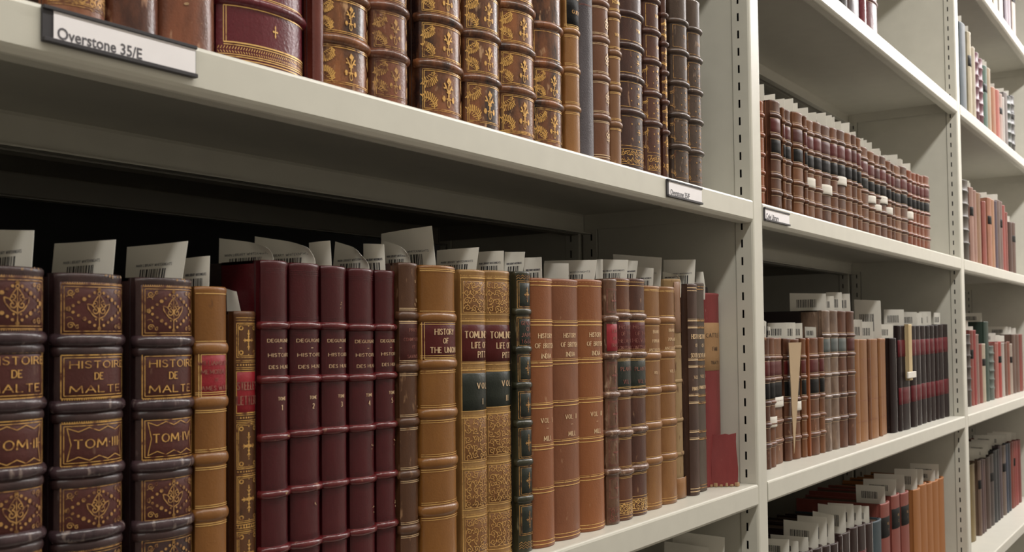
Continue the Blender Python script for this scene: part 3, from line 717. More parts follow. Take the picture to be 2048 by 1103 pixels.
# ---- Histoire de Malte volumes
for n, tom, lb in (('malte2', 'TOM*II*', 'thick dark plum calf book, Histoire de Malte TOM II, cut by the left photo edge'),
                   ('malte3', 'TOM*III*', 'thick dark plum calf book with gilt panels, Histoire de Malte TOM III'),
                   ('malte4', 'TOM*IV*', 'thick dark plum calf book with chipped top, Histoire de Malte TOM IV')):
    L = D[n]['lab']  # z of: panel1 top/bottom, title, tome, panel
    def t1(d, pr, L=L): malte_panel(d, pr, L[1], L[0]); malte_panel(d, pr, L[7], L[6]); malte_panel(d, pr, L[7] - .0325, L[7] - .0090); malte_panel(d, pr, .006, L[7] - .042)
    def t2(d, pr, L=L, tom=tom):
        frame(d, pr, L[3], L[2]); zig_panel(d, pr, L[5], L[4])
        H = L[2] - L[3]; zt = L[3]
        write(d, 'HISTOIRE', .0018, zt + H * .70, H * .155, width=2 * pr.half * .74)
        write(d, 'DE', .0, zt + H * .43, H * .15); write(d, 'MALTE', 0, zt + H * .13, H * .155, width=2 * pr.half * .66)
        write(d, tom, .0010, (L[4] + L[5]) / 2 - .0020, .0042, width=2 * pr.half * (.56 if len(tom) < 7 else .62))
    b0 = D[n]['bands'] + [D[n]['bands'][-1] - .0330]; bb = [v + .0014 for v in b0]; dc = []
    def t3(d, pr, q=D[n]):
        r = random.Random(q['w'])
        for k in range(7): d.dot((r.uniform(.1, .8) * pr.half, q['h'] - r.uniform(.0005, .0022)), r.uniform(.0004, .0012), 5, r.uniform(.0003, .0007), r.uniform(0, 3))
    e, pr = B(n, lb, malte_l, bands=bb, hh=.0033, pt=.0023, bmat=malte_b, depth=.16, board=plum_board, turn=.012,
      labels=[(L[1] - .001, L[0] + .001, malte_p, -.0028, .00025, 'tooled_panel'), (L[3] - .001, L[2] + .001, malte_p, -.0028, .0003), (L[5] - .001, L[4] + .001, malte_p, -.0028, .0003, 'volume_label'), (L[7] - .001, L[6] + .001, malte_p, -.0028, .00025, 'tooled_panel')],
      decos=[('gilt_ornament', gold_d, t1, .0006), ('gilt_title', gold, t2, .0007), ('scuff_marks', scuff, t3, .0006)])
    for zc in b0:
        V, F = band_mesh(pr, zc - .0042, .0026, .0010); mesh('lower_band', V, F, malte_l, e, True)
# ---- Williamson
q = D['william']; L = q['lab']
def t1(d, pr, L=L, q=q):
    d.rect((-pr.half + .0022, pr.half - .0022, L[1], L[0]), .0005); d.rect((-pr.half + .0034, pr.half - .0034, L[1] + .0006, L[0] - .0006), .0004)
    for z in q['bands'][1:]: band_fillets(d, pr, [z], .0034, k=1 if False else 2)
    fillet(d, pr, q['h'] - .0042); fillet(d, pr, q['bands'][0] + .0028)
def t2(d, pr, L=L):
    H = L[0] - L[1]
    for s_, k, wf in (("WILLIAMSON'S", .74, .86), ('MEMORIALS', .54, .72), ('OF', .37, None), ('JAMES WATT', .17, .84)):
        write(d, s_, 0, L[1] + H * k, H * .095 if wf else H * .07, width=2 * pr.half * wf if wf else None)
B('william', "honey tan calf book with red label, Williamson's Memorials of James Watt", tan_l, hh=.0036, pt=.0016, depth=.15, labels=[(L[1] + .0006, L[0] - .0006, red_p, -.0034)],
  decos=[('gilt_fillets', gold_b, t1, .0005), ('gilt_title', faint, t2, .0008)], turn=.02, board=brown_board)
# ---- Steele
q = D['steele']; L = q['lab']
def t1(d, pr, L=L, q=q):
    for a, b_ in ((L[3], L[2]), (L[5], L[4]), (L[7], L[6]), (L[7] - .0305, L[7] - .0055), (.004, L[7] - .036)): cross_panel(d, pr, a, b_, m=.0016, big=.85)
    for z in q['bands'] + [L[7] - .0028, L[7] - .0335]:
        for s_ in (-.0026, -.0016, .0016, .0026): d.seg((-pr.half + .0012, z + s_), (pr.half - .0012, z + s_), .0004)
        n = 9
        for i in range(n): d.dot((-pr.half + .002 + (2 * pr.half - .004) * i / (n - 1), z), .0006, 4)
    for k in range(3): d.seg((-pr.half + .0012, L[2] + .0018 + k * .0014), (pr.half - .0012, L[2] + .0018 + k * .0014), .0003)
    d.rect((-pr.half + .0014, pr.half - .0014, L[1], L[0]), .0004)
def t2(d, pr, L=L):
    H = L[0] - L[1]; write(d, "STEELE'S", 0, L[1] + H * .56, H * .18, width=2 * pr.half * .8); write(d, 'LETTERS', 0, L[1] + H * .2, H * .2, width=2 * pr.half * .8)
B('steele', "slim chestnut book with gilt crosses and red label, Steele's Letters", steele_l, bands=[], labels=[(L[1], L[0], red_p, -.0014)], decos=[('gilt_ornament', gold, t1, .0004), ('gilt_title', faint, t2, .0007)],
  board=brown_board, turn=.005, depth=.14)
# ---- Deguignes five volumes
ordn = ['first', 'second', 'third', 'fourth', 'fifth']
for i in range(5):
    n = 'D%d' % (i + 1); q = D[n]; bz = q['bands']
    def t0(d, pr, bz=bz, q=q):
        for z in bz:
            for sg in (-1, 1):
                for k in range(3): zz = z + sg * (.0034 + k * .0010); d.seg((-pr.half, zz), (pr.half, zz), .0003)
        for k in range(3): d.seg((-pr.half, q['h'] - .0075 + k * .0012), (pr.half, q['h'] - .0075 + k * .0012), .0003)
        d.rect((-pr.half + .003, pr.half - .0016, bz[1] + .0062, bz[0] - .0062), .0003)
    def t2(d, pr, bz=bz, i=i, q=q):
        z1, z0 = bz[0], bz[1]; H = z1 - z0; c = .0012
        write(d, 'DEGUIGNES', c, z0 + H * .69, .0019, width=2 * pr.half * .78); d.seg((c - .001, z0 + H * .58), (c + .001, z0 + H * .58), .0003)
        write(d, 'HISTOIRE', c, z0 + H * .42, .0019, width=2 * pr.half * .74); write(d, 'DES HUNS', c, z0 + H * .20, .0019, width=2 * pr.half * .70)
        z = bz[1] - .0125; write(d, 'TOME', .0022, z, .0019); write(d, str(i + 1), .0022, z - .0058, .0030)
    sc = [(bz[2], .5), (bz[3], .35)] if i == 0 else ([(bz[4], -.1), (bz[3] - .010, .3)] if i == 1 else ([(bz[0] + .013, .1)] if i == 2 else [(bz[2] - .012, .4), (bz[3] - .02, .5)]))
    def t3(d, pr, sc=sc, i=i):
        r = random.Random(i)
        for z, s_ in sc:
            for k in range(4): d.dot((s_ * pr.half + r.uniform(-.001, .001), z + r.uniform(-.0022, .0022) * (1 if i > 1 else .3)), r.uniform(.0002, .0006), 5, r.uniform(.0002, .0008), r.uniform(0, 3))
    B(n, 'crimson morocco book marked TOME %d, %s of five Deguignes volumes' % (i + 1, ordn[i]), deg_l, bmat=deg_b, hh=.0026, pt=.0022, depth=.17,
      decos=[('blind_lines', blind, t0, .0003), ('gilt_title', gold_p, t2, .0004), ('scuff_marks', scuff, t3, .0022 if i == 0 else .0005)], turn=.034 if i == 0 else .010, board=dark_board)
# ---- rubbed brown
q = D['B6']; L = q['lab']
def t1(d, pr, L=L, q=q):
    band_fillets(d, pr, q['bands'], .003, k=2); d.seg((-pr.half, L[0]), (pr.half, L[0]), .0004); d.seg((-pr.half, L[1]), (pr.half, L[1]), .0004); fillet(d, pr, q['h'] - .003)
def t2(d, pr, L=L):
    H = L[0] - L[1]; c = .001
    for s_, k in (('PRICE', .76), ('COMMENTARY', .54), ('OF', .36), ('SAVINGS', .14)): write(d, s_, c, L[1] + H * k, .0021, width=min(2 * pr.half * .84, .0021 * len(s_) * .8))
def t3(d, pr, q=q):
    for z, s_, a in ((q['h'] - .013, .35, .0012), (q['h'] - .020, .3, .0005), (q['h'] - .026, .5, .0016), (q['h'] - .029, .3, .0012), (.12, .6, .0008), (.045, .35, .0005)): d.dot((s_ * pr.half, z), a * .6, 5, a * 1.2, .4)
B('B6', 'rubbed brown calf book with faded maroon label beside the crimson set', b6_l, bmat=b6_l, pt=.0016, labels=[(L[1], L[0], b6_p, -.0006)],
  decos=[('gilt_fillets', gold_p, t1, .0004), ('gilt_title', faint, t2, .0006), ('scuff_marks', scuff, t3, .0003)], board=brown_board)
# ---- History of the Union
q = D['union']; L = q['lab']
def t1(d, pr, L=L, q=q):
    band_fillets(d, pr, q['bands'], .0036, k=1); band_fillets(d, pr, q['bands'][1:], .0050, w=.0003, k=1); fillet(d, pr, q['h'] - .0042)
    d.rect((-pr.half + .0016, pr.half - .0016, L[1] - .0002, L[0] + .0002), .0005); d.rect((-pr.half + .0034, pr.half - .0034, L[1] + .0008, L[0] - .0008), .0004)
def t2(d, pr, L=L):
    H = L[0] - L[1]; c = -.0022
    write(d, 'HISTORY', c, L[1] + H * .66, .0038, width=.0192); write(d, 'OF', c, L[1] + H * .43, .0036); write(d, 'THE UNION', c, L[1] + H * .19, .0038, width=.0262)
B('union', 'wide amber calf book with red label reading History of the Union', union_l, hh=.0036, pt=.0017, depth=.15, labels=[(L[1], L[0], dred_p, -.0018)], decos=[('gilt_fillets', gold_b, t1, .0005), ('gilt_title', gold_p, t2, .0008)], board=brown_board)
# ---- Tomline two volumes
for i, n in enumerate(('tom1', 'tom2')):
    q = D[n]; L = q['lab']; bz = q['bands']
    def t1(d, pr, bz=bz, q=q, i=i, L=L):
        for a, b_ in ((bz[0] + .0040, q['h'] - .009), (bz[3] + .0040, L[3] - .0052), (bz[4] + .0040, bz[3] - .0040), (.010, bz[4] - .0040)): scroll_panel(d, pr, a, b_, seed=i * 7 + int(a * 9999))
    def t2(d, pr, bz=bz, q=q, L=L):
        for z in [bz[0], bz[1], L[3] - .0028, bz[3], bz[4], q['h'] - .004, .005]:
            for s_ in (-.0026, -.0020, .0026): d.seg((-pr.half + .0010, z + s_), (pr.half - .0010, z + s_), .0004)
            n = int(2 * pr.half / .0011)
            for k in range(n): d.seg((-pr.half + .0012 + k * .0011, z - .0012), (-pr.half + .0012 + k * .0011, z - .0004), .0003)
        d.seg((-pr.half + .0015, .004), (-pr.half + .0015, q['h'] - .004), .0004)
    def t3(d, pr, L=L, i=i):
        H = L[0] - L[1]; write(d, "TOMLINE'S", -.0004, L[1] + H * .64, .0048, width=.0270); write(d, 'LIFE OF', -.0004, L[1] + H * .36, .0042, width=.0165); write(d, 'PITT', .0020, L[1] + H * .10, .0042, width=.0100)
        write(d, 'VOL', .0022, L[3] + (L[2] - L[3]) * .58, .0042, sp=.5); write(d, 'I' * (i + 1), .0022, L[3] + (L[2] - L[3]) * .16, .0040, sp=.5)
    B(n, 'pale gilt-scrolled calf book with maroon and green labels, Tomline Life of Pitt VOL %s' % ('I' * (i + 1)), tom_l, bands=[], labels=[(L[1], L[0], dred_p, -.0020), (L[3], L[2], dgreen_p, -.0020, .00035, 'volume_label')] + [(a, b_, tom_p, -.0032, .0002, 'tooled_panel') for a, b_ in ((bz[0] + .0040, q['h'] - .009), (bz[3] + .0040, L[3] - .0052), (bz[4] + .0040, bz[3] - .0040), (.010, bz[4] - .0040))],
      decos=[('stamped_scrolls', gold_t, t1, .0005), ('gilt_rolls', gold_b, t2, .00045), ('gilt_title', gold_p, t3, .0008)], board=brown_board)
# ---- dark green
q = D['green']; L = q['lab']; bz = q['bands']
def t1(d, pr, L=L, bz=bz, q=q):
    for k in (0, 4, 6, 8, 10, 12):
        a, b_ = L[k + 1] if k else L[1], L[k] if k else L[0]
        d.rect((-pr.half + .0016, pr.half - .0016, a, b_), .0005); d.rect((-pr.half + .0030, pr.half - .0030, a + .0012, b_ - .0012), .0004)
        cross_panel(d, pr, a + .002, b_ - .002, m=.003, big=.95, circles=False, fr=False)
        for an in range(4): d.seg((0, (a + b_) / 2), (.0022 * math.cos(an * PI / 2 + PI / 4), (a + b_) / 2 + .0030 * math.sin(an * PI / 2 + PI / 4)), .0004)
    a, b_ = L[3], L[2]; d.rect((-pr.half + .0012, pr.half - .0012, a, b_), .0005); d.rect((-pr.half + .0024, pr.half - .0024, a + .0012, b_ - .0012), .0004)
    for z0 in (q['h'] - .0078, .0020):
        n = 6; s0 = -pr.half + .001; w_ = (2 * pr.half - .002) / n
        for r_ in range(3): d.line([(s0 + w_ * i / 2, z0 + .0012 + r_ * .0019 + (.0016 if i % 2 else 0)) for i in range(2 * n + 1)], .0004)
    for z in bz:
        for k in range(10): d.seg((-pr.half + .002 + k * .0018, z - .0012), (-pr.half + .002 + k * .0018, z + .0012), .0003)
def t2(d, pr, L=L):
    a, H = L[3], L[2] - L[3]
    for s_, k in (('GENERAL', .74), ('OF', .54), ('JAMES', .34), ('1688-', .12)): write(d, s_, .0008, a + H * k, .0030, width=None if s_ == 'OF' else 2 * pr.half * .66, serif=False)
B('green', 'narrow dark green calf book with gilt star panels and zigzag ends', green_l, hh=.0028, pt=.0016, depth=.14, labels=[(L[k + 1] + .0014, L[k] - .0014, dgreen_p, -.0032, .0003, 'dark_panel') for k in (0, 2, 4, 6, 8, 10, 12)],
  decos=[('gilt_ornament', gold_d, t1, .0005), ('gilt_title', faint, t2, .0007)], board=dark_board)
# ---- History of British India three volumes
for i, (n, ml) in enumerate((('ind1', ind_l), ('ind2', ind2_l), ('ind3', ind3_l))):
    q = D[n]; bz = q['bands']
    def t1(d, pr, bz=bz, q=q):
        for z in bz[:-1]: d.seg((-pr.half, z + .0014), (pr.half, z + .0014), .0007); d.seg((-pr.half, z - .0014), (pr.half, z - .0014), .0007); d.seg((-pr.half, z + .0028), (pr.half, z + .0028), .00025)
        for z in (q['h'] - .0030, q['h'] - .0060, .0032, .0060): d.seg((-pr.half, z), (pr.half, z), .0006)
    c = -.0020
    def t2(d, pr, bz=bz, i=i, c=c):
        z0 = bz[1]; H = bz[0] - bz[1]
        write(d, 'HISTORY', c, z0 + H * .64, .0036, width=.0178, w=.0006); write(d, 'OF BRITISH', c, z0 + H * .40, .0036, width=.0236, w=.0006); write(d, 'INDIA', c, z0 + H * .15, .0036, width=.0125, w=.0006)
        z0 = bz[3]; H = bz[2] - bz[3]
        write(d, 'VOL. ' + 'I' * (i + 1), c, z0 + H * .60, .0036, w=.0006, sp=.34); d.seg((c - .0014, z0 + H * .46), (c + .0014, z0 + H * .46), .0004); write(d, 'MILL', c + .0006, z0 + H * .16, .0036, w=.0006, sp=.3)
    B(n, 'smooth russet calf book, History of British India VOL %s, %s of three' % ('I' * (i + 1), ordn[i]), ml, bands=[], wob=.0001, decos=[('gilt_fillets', gold_b, t1, .0003), ('gilt_title', gold_p, t2, .0004)], board=brown_board)
# ---- b14 .. b18
q = D['b14']; L = q['lab']; bz = q['bands']
def t1(d, pr, bz=bz, q=q):
    zz = [q['h'] - .004] + bz + [.018]
    for k, (a, b_) in enumerate(zip(zz, zz[1:])):
        if k == 1: continue
        cross_panel(d, pr, b_ + .0055, a - .0055, m=.0028, circles=False)
    scroll_panel(d, pr, .003, .015, 5, .002)
B('b14', 'scuffed brown ribbed book with small bright red label beside Indian history', b14_l, bmat=calf_band, hh=.0032, pt=.0026, labels=[(L[1], L[0], red_p, -.0022)],
  decos=[('gilt_ornament', faint, t1, .0004), ('gilt_title', faint, texts([('LAW', .0, L[1] + .017, .0030), ('AND', 0, L[1] + .0105, .0026), ('TRADE', 0, L[1] + .004, .0028)]), .0007)], board=brown_board)
for i, n in enumerate(('b15', 'b16')):
    q = D[n]; L = q['lab']; bz = q['bands']
    def t1(d, pr, bz=bz, q=q, L=L):
        band_fillets(d, pr, bz, .0032, k=2, w=.00035); fillet(d, pr, q['h'] - .0035); fillet(d, pr, q['h'] - .0070, double=False)
        for z in (.003, .0055, .016, .0185): d.seg((-pr.half, z), (pr.half, z), .0004)
        scroll_panel(d, pr, .0070, .0145, 3, .0006)
        for a in (L[0], L[1], L[2], L[3]): d.seg((-pr.half, a), (pr.half, a), .0004)
    def t2(d, pr, L=L):
        H = L[0] - L[1]; c = -.0010
        for s_, k, wf in (('HISTORY', .76, .62), ('OF THE', .54, .5), ('HELVETIC', .31, .66), ('CONFEDERACY', .08, .74)): write(d, s_, c, L[1] + H * k, .0031, width=2 * pr.half * wf)
        H = L[2] - L[3]; write(d, 'PLANTA', c, L[3] + H * .62, .0034, width=2 * pr.half * .55); write(d, 'VOL. ' + ('I' if i == 0 else 'II'), c, L[3] + H * .22, .0034)
    B(n, 'dark chestnut ribbed book with maroon and green labels, %s of the matching pair' % ordn[i], b15_l if i == 0 else dk2_l, bmat=calf_band, hh=.0032, pt=.0026,
      labels=[(L[1], L[0], dred_p, -.0016), (L[3], L[2], dgreen_p, -.0016, .00035, 'volume_label')], decos=[('gilt_fillets', gold_b, t1, .0004), ('gilt_title', faint, t2, .0008)], board=brown_board)
for i, n in enumerate(('b17', 'b18')):
    q = D[n]; bz = q['bands']
    def t1(d, pr, bz=bz, q=q):
        band_fillets(d, pr, bz, .0034, k=1, w=.0004); fillet(d, pr, q['h'] - .0052); d.seg((-pr.half, .004), (pr.half, .004), .0004); d.seg((-pr.half, .0065), (pr.half, .0065), .0004)
    def t2(d, pr, bz=bz, i=i):
        c = .0; z0 = bz[1]; H = bz[0] - bz[1]
        for s_, k, w_ in (('BRAND', .66, .012), ('POPULAR', .40, .014), ('ANTIQUITIES', .14, .024)): write(d, s_, c, z0 + H * k, .0029, width=w_)
        write(d, 'VOL. ' + 'I' * (i + 1), c, bz[2] + .016, .0028)
    B(n, 'caramel calf ribbed book lettered Antiquities, %s of the matching pair' % ordn[i], b17_l, hh=.0036, pt=.0016, decos=[('gilt_fillets', gold_b, t1, .0004), ('gilt_title', gold_p, t2, .0005)], board=brown_board, n=16)
# ---- torn book without its spine leather
q = D['b19']
e, pr = B('b19', 'torn book with bare cream spine paper and a leather stump at its foot', cream_l, bands=[.19, .155, .12, .08, .045], bmat=cream_l, pt=.0008, hh=.002, wob=.0006,
  labels=[(.0, .021, b17_l, -.0002, .0022, 'leather_remnant'), (.170, .2248, br5_l, .007, .0009, 'leather_strip')], board=brown_board, rot=(0, math.radians(-1.1), 0))
e.location.z += .0006
# ---- History of Scotland pair
for i, n in enumerate(('b20', 'b21')):
    q = D[n]; bz = q['bands']; bz[:] = bz[:4] + ([.1045, .0967, .0665, .0590] if i == 0 else [.1025, .0947, .0640, .0563])
    def t1(d, pr, bz=bz, q=q):
        for z in bz: d.seg((-pr.half, z), (pr.half, z), .0013); d.seg((-pr.half, z + .0016), (pr.half, z + .0016), .0004)
        for z in (q['h'] - .0045, q['h'] - .0075, .0075, .0045): d.seg((-pr.half, z), (pr.half, z), .0008)
    def t2(d, pr, bz=bz, i=i):
        H = bz[1] - bz[2]; z0 = bz[2]; c = .0006
        write(d, 'HISTORY', c, z0 + H * .66, .0045, width=.0165); write(d, 'OF', c, z0 + H * .40, .0034); write(d, 'SCOTLAND', c, z0 + H * .08, .0042, width=.0185)
        write(d, 'VOL. ' + 'I' * (i + 1), c, .122, .0032); write(d, 'PINKERTON', c, .110, .0034, width=.0165)
    B(n, ('umber' if i == 0 else 'greyish brown') + ' calf book lettered History of Scotland, %s' % ('fully visible volume' if i == 0 else 'mostly hidden second volume'), (sco_l, sco2_l)[i], bands=[], decos=[('gilt_fillets', gold_p if i == 0 else gold_d, t1, .0004), ('gilt_title', gold_p, t2, .0005)], board=brown_board)
# ---- red pamphlet with torn flap
q = D['b22']
e, pr = B('b22', 'torn brick red pamphlet volume with peach label beside the wide steel upright', pam_l, w=.0545, bands=[], wob=.0001, depth=.13,
  labels=[(q['lab'][1], q['lab'][0], peach_p, -.0005)], decos=[('black_lettering', inkl, texts([('CATTLE', -.006, q['lab'][1] + .037, .0045, .026), ('FAIR', -.003, q['lab'][1] + .022, .0042), ('TRACTS', -.003, q['lab'][1] + .007, .0036)], False), .0006)], board=pam_l)
V = []; F = []
nx, nz = 8, 7
P0, P1 = Vector((-.012, .0035, 0)), Vector((.0065, -.0195, 0))
for lay in (0, 1):
    for j in range(nz):
        for i in range(nx):
            t = i / (nx - 1); u = j / (nz - 1); p = P0.lerp(P1, t); nrm = Vector((.78, .62, 0))
            z = .0012 + u * (.0560 + .0007 * math.sin(i * 2.1) + .001 * t)
            bow = .002 * math.sin(t * PI) + .0015 * math.sin(u * 5)
            p = p - nrm * (bow + lay * .0012) + Vector((.0015 * math.sin(u * 6) * t, 0, 0)); V.append((p.x, p.y, z))
n0 = nx * nz
for j in range(nz - 1):
    for i in range(nx - 1):
        a = j * nx + i; F.append((a, a + nx, a + nx + 1, a + 1)); F.append((n0 + a, n0 + a + 1, n0 + a + nx + 1, n0 + a + nx))
for i in range(nx - 1):
    a = (nz - 1) * nx + i; F.append((a, n0 + a, n0 + a + 1, a + 1)); F.append((i, i + 1, n0 + i + 1, n0 + i))
for j in range(nz - 1):
    a = j * nx; F.append((a, n0 + a, n0 + a + nx, a + nx)); a += nx - 1; F.append((a, a + nx, n0 + a + nx, n0 + a))
mesh('torn_flap', V, F, pam_l, e, True)
MBr = MB()
for k in range(6): 
    t = k / 5; p = P0.lerp(P1, t); MBr.box((p.x - .004, p.y - .0022, .0003), (p.x + .002, p.y + .0016, .0030 + .0015 * (k % 2)), .0004)
MBr.build('frayed_edge', scuff, e)
m = MB(); m.box((-.010, .010, .213), (.004, .06, .222), .001); m.build('dark_pages_above', dark_board, e)

# ---- upper shelf
def A(key, label, mat, **k): return B(key, label, mat, lvl=0, **k)
def roll(d, pr, z, k=3, w=.0004): 
    for i in range(k): d.seg((-pr.half, z + i * .0012), (pr.half, z + i * .0012), w)
def tA1(d, pr):
    for z in (.006, .012, .018, .024, .030): roll(d, pr, z, 2); scroll_panel(d, pr, z + .002, z + .0055, int(z * 1000), .001)
A('a1', 'copper tooled calf book behind the big label holder', orng_l, h=.19, bands=[.05, .08, .11, .14], decos=[('gilt_ornament', gold_d, tA1, .0004)], board=brown_board)
A('a2', 'plain walnut calf book right of the copper tooled one', br1_l, h=.19, bands=[.06, .09, .12, .15], board=brown_board)
def tA3(d, pr):
    for s_, z, a in ((-.3, .0245, .0016), (.1, .016, .0004), (-.5, .03, .0006)): d.dot((s_ * pr.half, z), a, 6, a * .5, .3)
A('a3', 'plain glossy walnut calf book beside the wine red volume', br1_l, h=.19, bands=[.065, .095, .125, .155], decos=[('scuff_marks', scuff, tA3, .0004)], board=brown_board)
q = D['a4']
def t1(d, pr):
    hs = pr.half - .004; z0, z1 = .0125, .0330
    d.seg((-hs, z0), (-hs, z1), .0004); d.seg((-hs + .0014, z0), (-hs + .0014, z1), .0004)
    d.seg((-hs, z1), (pr.half, z1), .0006); d.seg((-hs, z0), (pr.half, z0), .0008); d.seg((-hs, z0 - .0014), (pr.half, z0 - .0014), .0005)
    n = 46
    for k in range(n): s_ = -pr.half + 2 * pr.half * (k + .5) / n; d.seg((s_, .0086), (s_ + .0008, .0102), .0004); d.seg((s_, .0078), (s_ + .0008, .0066), .0004)
    for z in (.0058, .0046, .0030): d.seg((-pr.half, z), (pr.half, z), .0005)
    cross_panel(d, pr, .0175, .0285, m=.02, big=.9, circles=False, fr=False)
    for z in (.0395, .0405): d.seg((-pr.half, z), (pr.half, z), .0004)
A('a4', 'wide wine red morocco book with gilt lines and tiny gilt cross', wine_l, h=.27, bands=[.0365, .076, .115, .155, .195, .235], hh=.0032, pt=.0030, bmat=wine_l, decos=[('gilt_ornament', gold_b, t1, .0004)], depth=.17, board=wine_l)
A('a5', 'slim red brown calf book squeezed right of the wine red volume', rbr_l, h=.19, bands=[], board=leather('deep_red_boards', (70, 20, 22), (90, 28, 30), None, 0, .5))
for n, ml, lb, hb in (('a6', br3_l, 'brown tree calf book with gilt ferns and vase sprigs, first of the fern-tooled row', [.0625, .0331]), ('a7', br1_l, 'walnut calf book with gilt ferns, second of the fern-tooled row', [.0654, .0337]),
                  ('a8', br2_l, 'dark mottled calf book with gilt ferns beside the deep shadow gap', [.0704, .0381]), ('a9', br2_l, 'mottled calf book with gilt ferns, fourth of the fern-tooled row', [.0712, .0382]),
                  ('a10', br3_l, 'warm mottled calf book with gilt ferns and lettered label at top', [.0711, .0381]), ('a11', br2_l, 'ribbed mottled calf book with gilt ferns, last of the fern-tooled row', [.0681, .0361])):
    p_ = hb[0] - hb[1]; bz = [hb[1] + p_ * k for k in range(5)]
    def t1(d, pr, bz=bz, n=n):
        zz = [.0030] + bz
        for k in range(3 if n != 'a11' else 2 ):
            lo = zz[k] + (.0052 if k else .0035); hi = zz[k + 1] - .0052; sprig_panel(d, pr, lo, hi)
        if n != 'a11':
            lo, hi = zz[3] + .0052, zz[4] - .0052; frame(d, pr, lo, hi, roll=False); 
            write(d, 'HISTOIRE', 0, lo + (hi - lo) * .55, .0045, width=2 * pr.half * .6); write(d, 'TOM', 0, lo + (hi - lo) * .12, .0045)
        else: frame(d, pr, zz[2] + .0052, zz[3] - .0052, roll=False, gap=0)
        if n == 'a10': roll(d, pr, .0045, 2)
    gp = br3_l if n != 'a6' else br2_l
    A(n, lb, ml, h=.198, bands=bz, hh=.0033, pt=.0026, decos=[('gilt_ornament', gold if n != 'a7' else gold_d, t1, .0004)], board=brown_board, bmat=ml, n=18)
def t1(d, pr):
    for z in (.1051, .0723, .0397):
        band_fillets(d, pr, [z], .003, k=2, w=.0003)
    d.seg((-pr.half, .106 + .0015), (pr.half, .106 + .0015), .0005); d.rect((-pr.half + .002, pr.half - .002, .1085, .1335), .0004)
A('a12', 'slim golden tan calf book with black title label, upper shelf', tan2_l, h=.18, bands=[.1395, .1051, .0723, .0397], hh=.0028, pt=.0016, labels=[(.109, .133, black_p, -.0026)],
  decos=[('gilt_fillets', gold_b, t1, .0004), ('gilt_title', gold_d, texts([('GUIDE', .0, .1200, .0030)]), .0007)], board=brown_board)
A('a13', 'smooth greyish purple cloth book without ribs', purp_l, h=.155, bands=[], decos=[('pale_line', faint, lambda d, pr: fillet(d, pr, .1330, .0003, .0008), .0003)], board=purp_l)
def t1(d, pr):
    for z in (.1422, .1096, .0753, .0403): band_fillets(d, pr, [z], .003, k=2, w=.0004)
    for z in (.124, .092, .058, .024): flower(d, (.0025, z), .0040)
    for z in (.0045, .0065): d.seg((-pr.half, z), (pr.half, z), .0006)
A('a14', 'cocoa calf book with a small gilt flower in each panel', br4_l, h=.18, bands=[.1422, .1096, .0753, .0403], hh=.0030, pt=.0018, decos=[('gilt_ornament', gold_p, t1, .0004)], board=brown_board)
def t1(d, pr):
    for z in (.1376, .1029, .0707, .0378): band_fillets(d, pr, [z], .003, k=2, w=.0004)
    write(d, 'ROMAN', 0, .1475, .0030); write(d, 'VOL. I', 0, .118, .0026)
A('a15', 'slim hazel calf book with plain gilt fillets, upper shelf', br5_l, h=.175, bands=[.1376, .1029, .0707, .0378], hh=.0030, pt=.0016, decos=[('gilt_fillets', gold_b, t1, .0004)], board=brown_board)
for n, ml, lb, nb, hb in (('a16', dk1_l, 'wide dark oak calf book with gilt dotted panels, start of the dark set', [.1453, .1153, .0854, .0537], .19), ('a17', dk2_l, 'russet oak calf book with gilt dotted panels lettered TOM', [.1698, .1388, .1098, .0789, .0502], .2),
                  ('a18', dk2_l, 'very slim russet oak calf book wedged in the dark set', [.1607, .1322, .1038, .0750, .0453], .19), ('a19', dk3_l, 'smoky calf book with rubbed panels, second last on the upper shelf', [.1637, .1326, .1007, .0684, .0364], .2),
                  ('a20', dk3_l, 'smoky calf book at the end of the upper shelf, top edge in view', [.1635, .1327, .0988, .0678, .0358], .195)):
    def t1(d, pr, nb=nb, n=n):
        zz = nb + [.002]
        for k in range(len(zz) - 1):
            hi, lo = zz[k] - .0045, zz[k + 1] + (.0045 if k < len(zz) - 2 else .003)
            if k < 1 and n != 'a18' or (k < 2 and n in ('a17', 'a19')):
                d.rect((-pr.half + .004, pr.half - .004, lo, hi), .0004); write(d, 'TOM', .001, (lo + hi) / 2 - .001, .0030)
                continue
            if k == len(zz) - 2 and n in ('a16', 'a17'):
                dots_panel(d, pr, lo + .017, hi, k); scroll_panel(d, pr, lo, lo + .014, 9, .004); continue
            dots_panel(d, pr, lo, hi, k)
    A(n, lb, ml, h=hb, bands=nb, hh=.0030, pt=.0028, decos=[('gilt_ornament', gold_d if n in ('a19', 'a20') else gold, t1, .0004)], board=plum_board, bmat=ml)

